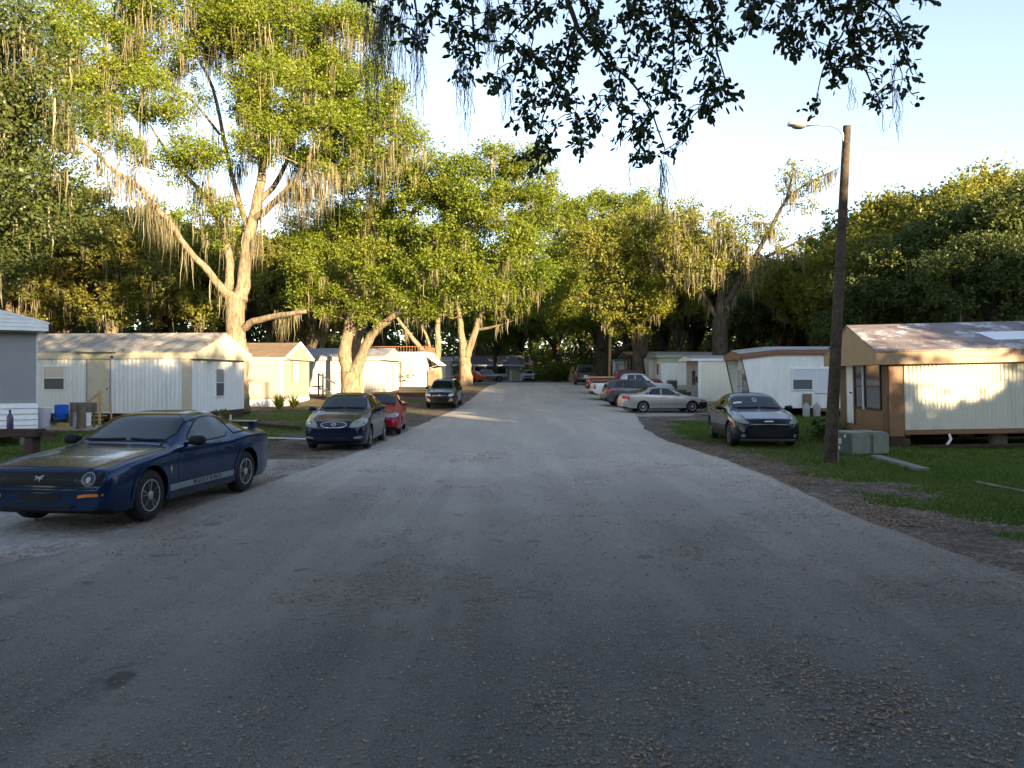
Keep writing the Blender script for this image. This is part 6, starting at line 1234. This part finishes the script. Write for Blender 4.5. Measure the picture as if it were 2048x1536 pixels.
PL = [ # proto, px, Y, height, sx, label
 (protoC, 20, 58, 13, 1, "dark tree above the roof line at the far left"), (protoA, 130, 66, 17, 1, "sunlit mossy tree above the left half of the long white home"), (protoC, 225, 60, 13.5, 1, "leaning-trunk tree above the middle of the long white home"),
 (protoB, 320, 74, 17, 1.05, "green tree filling the gap left of the great oak's trunk"), (protoA, 400, 66, 14, 1, "mossy tree directly left of the great oak's trunk"), (protoC, 540, 72, 14, 1, "dark tree behind the tan house roof"),
 (protoD, 620, 80, 16, 1, "dark tree above the gap between tan house and grey home"), (protoC, 645, 68, 11, .9, "grey-trunked tree right behind the grey home's roof"), (protoD, 760, 84, 17, 1, "dark tree behind the forked oak's right limb"), (protoB, 60, 84, 17, 1.1, "tall pale tree behind the dark crown at the left edge"),
 (protoD, 470, 88, 17, 1.1, "tall dark tree behind the great oak's fork"), (protoB, 850, 100, 18, 1, "far tree behind the cream home's roof railing"), (protoB, 955, 140, 19, 1.1, "far tree rising behind the low far house"), (protoD, 1040, 146, 20, 1.2, "far dark tree behind the flag"),
 (protoB, 1110, 118, 17, 1.2, "sunlit tree on the far side of the cross road, left of the curved board"), (protoD, 1165, 128, 18, 1.2, "dark tree behind the old green SUV"), (protoB, 992, 119, 13, .8, "tree standing behind the grey pickup truck"), (protoD, 1330, 92, 17, 1.1, "dark tree behind the pale green home"),
 (protoA, 1195, 99, 19, 1.2, "pale topped tree left of centre above the crest"), (protoA, 1255, 98, 19.5, 1, "pale topped tree above the forked oak on the right"), (protoD, 1385, 82, 15, 1.1, "dark tree behind the plain white home"), (protoA, 1355, 78, 16.5, .8, "pale narrow tree above the plain white home"),
 (protoD, 1490, 78, 13, 1.2, "dark tree behind the prow home's ridge"), (protoD, 1570, 70, 11.5, 1.2, "dark mossy tree above the right part of the prow home"), (protoA, 1640, 62, 12.5, 1, "sparse pale tree just left of the lamp pole"), (protoD, 1655, 76, 13, 1.2, "dark tree directly behind the lamp pole"),
 (protoA, 1740, 56, 13, 1, "tree right of the lamp pole above the brown home's ridge"), (protoD, 1790, 66, 16, 1.1, "dark tree behind the brown home's roof"), (protoA, 1845, 54, 14.5, 1, "tall domed tree above the middle of the brown home's roof"), (protoD, 1900, 48, 12, 1.1, "dark shaded tree low behind the rusty roof"),
 (protoA, 1955, 52, 15.5, 1, "tall domed tree left of the right edge"), (protoD, 2040, 46, 13.2, 1.1, "dark tree at the right edge"), (protoA, 2060, 60, 17, 1, "pale topped tree at the right edge"), (protoD, 1730, 50, 8.5, 1, "low dark tree beside the brown home's gable"), (protoD, 1990, 40, 9.5, 1, "low dark tree close behind the brown home's roof vent")]
random.seed(5)
for i, (p_, px, Y_, H_, sx, lb) in enumerate(PL): put(p_, px, Y_, H_, lb, random.uniform(0, 6.28), sx=sx)
# dark crown close at the left edge
protoF = generic(26, 15, 5.2, M['leaf_dark'], M['bark_dark'], .13, 480, .95, 330, 130, .3)
put(protoF, 0, 27, 15.5, "shaded dark crown overhanging the top left corner", 2.0, "trees standing near the camera", X=-20.5)
put(protoF, 0, 33, 15, "second shaded dark crown at the left edge, behind the first", 4.0, "trees standing near the camera", X=-24.5)
# trees behind and beside the camera that shade the road
def UV(u, v): return .6 * u + .8 * v, -.8 * u + .6 * v       # u towards the sun, v along the row of trees
SH = []
for v, H_ in ((-34, 11), (-28, 10), (-22, 10.8), (-16, 10.2), (-10.5, 11), (-5, 10.8), (0, 11.2), (5.5, 11.2), (11, 10.9), (16.8, 9.2), (27.3, 11.0), (33.5, 11.3), (39, 11), (45.5, 13), (52, 14), (59, 15.5), (66, 16)): SH.append((15.2, v, H_))
for v, H_ in ((-25, 11.5), (-14, 11.5), (-3, 11.2), (8, 11.0), (16.8, 10.4), (28, 11), (34, 12.0), (36, 12), (42, 13.5), (49, 14.2)): SH.append((21.5, v, H_))
SH.append((15.2, 22.4, 5.3))
random.seed(8)
for i, (u, v, H_) in enumerate(SH): x, y = UV(u + random.uniform(-.8, .8), v); put(protoE, 0, y, H_, "tree standing behind the camera and shading the road", i * 1.7, "trees standing near the camera", X=x, z=0)
# far wood behind everything
rg = np.random.default_rng(9); C = []
for k in range(2600):
    a = rg.uniform(-.78, .78); R_ = rg.uniform(112, 150) if abs(a) < .25 else rg.uniform(88, 130) if a < 0 else rg.uniform(75, 120); x, y = R_ * math.sin(a), R_ * math.cos(a)
    if abs(a) < .1 and y < 140: y += 45
    C.append((x, y, 1.2 + rg.uniform(0, 1) ** 2.0 * (11.5 + 3 * noise.noise(Vector((x * .06, y * .06, 0))))))
for k in range(1500):
    a = rg.uniform(-.75, .75); R_ = rg.uniform(150, 168) if abs(a) < .12 else rg.uniform(108, 124) if a < 0 else rg.uniform(102, 118); C.append((R_ * math.sin(a), R_ * math.cos(a), 1.2 + rg.uniform(0, 6)))
tag(np_quads("woodland", clump_leaves(np.array(C), 72, 2.9, .7, rg), M['leaf_dark']), "dark far wood closing the view behind the homes", "wood", kind="stuff")
# hedge and bushes
def bush(name, label, x, y, rx, ry, rz, n, leafm='bush', size=.12, group=None, per=60, rad=.4):
    t = Tree(name, label, (x, y, gz(y)), int(abs(x * 13 + y * 7)) + 1, group, "bush"); t.mb.tube([(0, 0, -.05), (0, .05, rz * .6), (.1, 0, rz)], [.06, .04, .02], 6); t.nodes = [np.array((0, 0, rz * f)) for f in (.1, .3, .5)]; t.rad = [.05] * 3
    t.blob((0, 0, rz * .8), (rx, ry, rz * .75), n, False); t.finish(M[leafm], M['bark'], size, per, rad, 0, names=("stem", "foliage", "moss"))
bush("bush", "bright green hedge bush across the end of the road, right of the white SUV", GX(1118, 112), 112, 2.9, 1.6, 1.6, 50, size=.28, rad=.8, per=90); bush("bush", "sunlit bush right of the curved board at the crest", GX(1160, 116), 116, 2.6, 1.5, 2.4, 30, size=.28, rad=.8)
bush("bush", "big leafy bush behind the hedge at the road's end", GX(1075, 126), 126, 3.8, 2, 3.6, 45, size=.3, rad=.9); bush("bush", "tall green bush left of the curved board", GX(1122, 122), 122, 3.2, 2, 3.4, 40, size=.3, rad=.9); bush("bush", "green bush by the satellite dish left of the far house", GX(893, 112), 112, 2.2, 1.5, 3.6, 26, 'leaf', .28, rad=.9)
bush("bush", "small green shrub at the corner of the long white home", GX(437, 32.2), 32.2, .42, .3, .42, 12, 'leaf', .07, rad=.16, per=50); bush("bush", "yellow-green bush behind the grey home's gable", GX(790, 66), 66, 1.6, 1, 1.6, 18, 'bush', .16, rad=.5); bush("bush", "low dark shrub against the brown home's end wall", GX(1658, 23.5), 24.0, .35, .3, .45, 12, 'leaf_dark', .08, rad=.2)
def spiky(label, x, y, n, h_, leafm, seed):      # strap-leaved clump
    rg = np.random.default_rng(seed); out = []
    for i in range(n):
        a = rg.uniform(0, 6.28); l = h_ * rg.uniform(.6, 1.2); le = rg.uniform(.2, .9); d = np.array([math.cos(a), math.sin(a), 0]); s = np.array([-math.sin(a), math.cos(a), 0]) * .022; prev = np.array([0, 0, 0.]) + d * .05; pw = 1
        for k in range(1, 4): f = k / 3; nx_ = d * le * l * f + np.array([0, 0, l * (f - .45 * le * f * f)]); nw = (1, .8, .1)[k - 1]; out.append([prev - s * pw, prev + s * pw, nx_ + s * nw, nx_ - s * nw]); prev = nx_; pw = nw
    r = empty("strap_leaf_plant", (x, y, gz(y)), 0, label, "plant"); np_quads("foliage", np.array(out), M[leafm], r)
    mb = MB(); mb.tube([(0, 0, -.05), (0, 0, .15)], [.06, .04], 6); mb.build("stem", M['bark'], r)
spiky("green strap-leaved clump below the tan house wall", GX(558, 45.5), 45.5, 150, 1.15, 'leaf', 1); spiky("yellow-brown strap-leaved clump below the tan house's gable end", GX(588, 45.8), 45.8, 110, 1.0, 'bush', 2)
spiky("dark spiky plant between the lamp pole and the brown home", GX(1650, 23.5), 22.8, 120, .9, 'leaf_dark', 3)

# --- the tree that hangs over the camera
t = Tree("oak_tree", "near oak whose dark glossy twigs hang into the top of the view", (6.5, -3.5, 0), 31, "trees standing near the camera"); rg = t.rg
t.limb([(6.5, -3.5, -.1, .55), (6.4, -3.3, 2, .42), (5.8, -2.4, 4.6, .36), (4.4, -.5, 6.4, .28), (2.6, 1.8, 7.1, .2), (1.2, 4.2, 6.9, .13), (.3, 6.2, 6.5, .07), (-.8, 7.6, 6.2, .04)], 12)
t.limb([(3.5, .7, 6.8, .16), (3.6, 3, 6.9, .10), (3.4, 5, 6.3, .06), (3.2, 6.4, 5.9, .03)], 8); t.limb([(5.8, -2.4, 4.6, .3), (7, -1, 7, .2), (8.5, 0, 9.5, .1)], 8); t.limb([(4.4, -.5, 6.4, .2), (1.5, -1.5, 8, .12), (-2.5, -1, 9, .06)], 8)
def hang(P): t.limb(P, 6, wob=.25)
YB = 5.6
for P in ([(1120, -150, .6, .03), (1135, -20, .2, .022), (1150, 60, 0, .016), (1205, 110, 0, .011), (1290, 190, -.1, .007), (1330, 300, -.2, .004)], [(1150, 60, 0, .012), (1130, 130, .1, .009), (1095, 200, .2, .006), (1070, 290, .3, .004)], [(1300, -160, .4, .02), (1330, -20, .1, .012), (1350, 90, 0, .008), (1340, 180, 0, .005)],
          [(1440, -150, .4, .02), (1420, -10, .2, .012), (1430, 90, 0, .008), (1460, 190, 0, .004)], [(930, -160, .6, .02), (940, -10, .3, .012), (950, 90, .2, .007), (945, 140, .2, .004)], [(820, -120, .8, .02), (830, -10, .5, .01), (835, 90, .4, .004)], [(1680, -160, .3, .02), (1700, -20, .1, .014), (1690, 70, 0, .009), (1740, 160, 0, .006), (1765, 215, 0, .004)], [(1700, -20, .1, .01), (1790, 30, 0, .007), (1825, 150, 0, .004)],
          [(1690, 60, 0, .007), (1650, 120, 0, .005), (1630, 210, 0, .003)], [(1130, -60, .2, .016), (1060, 30, .2, .010), (1000, 90, .2, .005)], [(1240, 140, 0, .008), (1245, 220, 0, .005), (1240, 290, 0, .003)], [(1560, -80, .3, .012), (1550, 0, .2, .007), (1530, 40, .2, .003)]):
    hang([(*PX(a, b_, YB + dy), r_) for a, b_, dy, r_ in P])
z4 = lambda P: [(680 + a / 2.2756, b / 2.2756) for a, b in P]; z5 = lambda P: [(1400 + a / 3.1605, b / 3.1605) for a, b in P]
R1 = z4([(60, -120), (120, 20), (230, 130), (330, 240), (400, 240), (430, 180), (500, 200), (510, 280), (540, 360), (620, 370), (690, 400), (740, 390), (760, 560), (800, 620), (800, 690), (820, 830), (930, 790), (970, 720), (1060, 710), (1130, 690), (1150, 620), (1230, 640), (1240, 740), (1390, 760), (1480, 780), (1550, 680), (1600, 590), (1620, 540), (1780, 540), (1850, 490), (1790, 400), (1830, 290), (1760, 100), (1720, -120)])
R2 = z5([(180, -180), (250, 20), (290, 80), (290, 200), (480, 150), (540, 310), (640, 370), (760, 330), (780, 430), (720, 480), (690, 690), (760, 710), (800, 480), (870, 570), (970, 570), (1060, 600), (1130, 740), (1190, 720), (1210, 600), (1290, 580), (1370, 620), (1420, 600), (1380, 450), (1310, 330), (1400, 210), (1250, 100), (1480, 0), (1480, -180)])
def inside(p, R_):
    r = False
    for i in range(len(R_)):
        (x1, y1), (x2, y2) = R_[i], R_[(i + 1) % len(R_)]
        if (y1 > p[1]) != (y2 > p[1]) and p[0] < (x2 - x1) * (p[1] - y1) / (y2 - y1) + x1: r = not r
    return r
random.seed(3); tw = []; N0 = len(t.nodes); NN = [np.array(n_) + t.b for n_ in t.nodes]
for R_, cnt in ((R1, 600), (R2, 240)):
    xa, xb_, ya, yb_ = min(p[0] for p in R_), max(p[0] for p in R_), min(p[1] for p in R_), max(p[1] for p in R_); k = 0
    while k < cnt:
        p = (random.uniform(xa, xb_), random.uniform(ya, yb_))
        if not inside(p, R_) or noise.noise(Vector((p[0] * .02, p[1] * .02, 4))) < random.uniform(-.35, .2): continue
        k += 1; tw.append(np.array(PX(p[0], p[1], YB + random.uniform(-.5, .8))))
tw.sort(key=lambda q: -q[2]); lf = []; NA = np.array(NN)
for q in tw:
    d = np.linalg.norm((NA - q) * np.array([1, .7, 1]), axis=1) + np.where(NA[:, 2] < q[2], 1.5 * (q[2] - NA[:, 2]) + .3, 0); j = int(np.argmin(d)); a = NA[j]; ln = np.linalg.norm(q - a)
    if ln > .03:
        mid = (a + q) / 2 + rg.normal(size=3) * .12 * ln; mid[2] += .08 * ln; Q = crv([(*a, .0045), (*mid, .0035), (*q, .0022)], 1)
        t.mb.tube([tuple(np.array(v[:3]) - t.b) for v in Q], [v[3] for v in Q], 4, cap=False); NA = np.vstack([NA, Q[1:, :3]])
    ax0 = (q - a) / (ln + 1e-6) + np.array([0, 0, -.3])
    for _ in range(rg.integers(5, 10)):
        dd = ax0 + rg.normal(size=3) * .75; dd /= np.linalg.norm(dd); l = rg.uniform(.042, .078); c0 = q + rg.normal(size=3) * .024; b_ = np.cross(dd, rg.normal(size=3)); b_ /= np.linalg.norm(b_); up_ = np.cross(dd, b_); w_ = l * rg.uniform(.20, .27)
        ridge = [c0, c0 + dd * l * .38 + up_ * l * .05, c0 + dd * l * .78 + up_ * l * .03, c0 + dd * l]
        for s_ in (-1, 1): lf.append([ridge[0], ridge[1] + b_ * s_ * w_ * .9 - up_ * w_ * .25, ridge[2] + b_ * s_ * w_ * .85, ridge[3]])
        # the two halves of a leaf share its midrib
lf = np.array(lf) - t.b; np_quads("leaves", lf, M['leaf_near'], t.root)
mo = []
for px, py, L_, n_ in ((735, 30, 1.0, 10), (762, 20, .55, 34), (766, 10, .45, 30), (782, 40, .75, 12), (800, 30, .6, 10), (835, 60, .6, 22), (838, 40, .5, 20), (920, 120, .40, 16), (932, 140, .5, 14), (975, 0, .40, 26), (980, 40, .35, 20), (1015, 150, .35, 14), (1325, 320, .38, 20), (1330, 330, .32, 14), (1052, 290, .25, 8), (1265, 320, .2, 4), (1705, 170, .22, 10), (1760, 230, .25, 3), (1790, 120, .35, 8), (1797, 180, .35, 12), (745, -20, .9, 16), (775, -20, .8, 20), (810, -10, .5, 12), (750, 60, .8, 10)):
    for k in range(n_):
        p = np.array(PX(px + rg.normal() * 5, py + rg.normal() * 8, YB + rg.normal() * .1)); l = L_ * rg.uniform(.5, 1.1); prev = p; pw = .0016 * rg.uniform(.7, 1.8); sg_ = int(l / .05) + 2; a = rg.uniform(0, 3.14); s = np.array([math.cos(a), math.sin(a) * .3, 0])
        for i in range(sg_):
            nx_ = prev + np.array([rg.normal() * .009, rg.normal() * .009, -l / sg_]); mo.append([prev - s * pw, prev + s * pw, nx_ + s * pw, nx_ - s * pw]); 
            if rg.random() < .5: e = nx_ + np.array([rg.normal() * .02, rg.normal() * .02, -.015]); mo.append([nx_ - s * .001, nx_ + s * .001, e + s * .0006, e - s * .0006])
            prev = nx_
np_quads("hanging_moss", np.array(mo) - t.b, M['moss_near'], t.root)
t.cl = []; t.blob((0, 0, 9.8), (8.5, 7.5, 1.8), 260); t.blob((5, -4, 8), (5, 4, 2.5), 60); t.blob((6.5, 3.0, 9.2), (4, 3, 1.5), 40)
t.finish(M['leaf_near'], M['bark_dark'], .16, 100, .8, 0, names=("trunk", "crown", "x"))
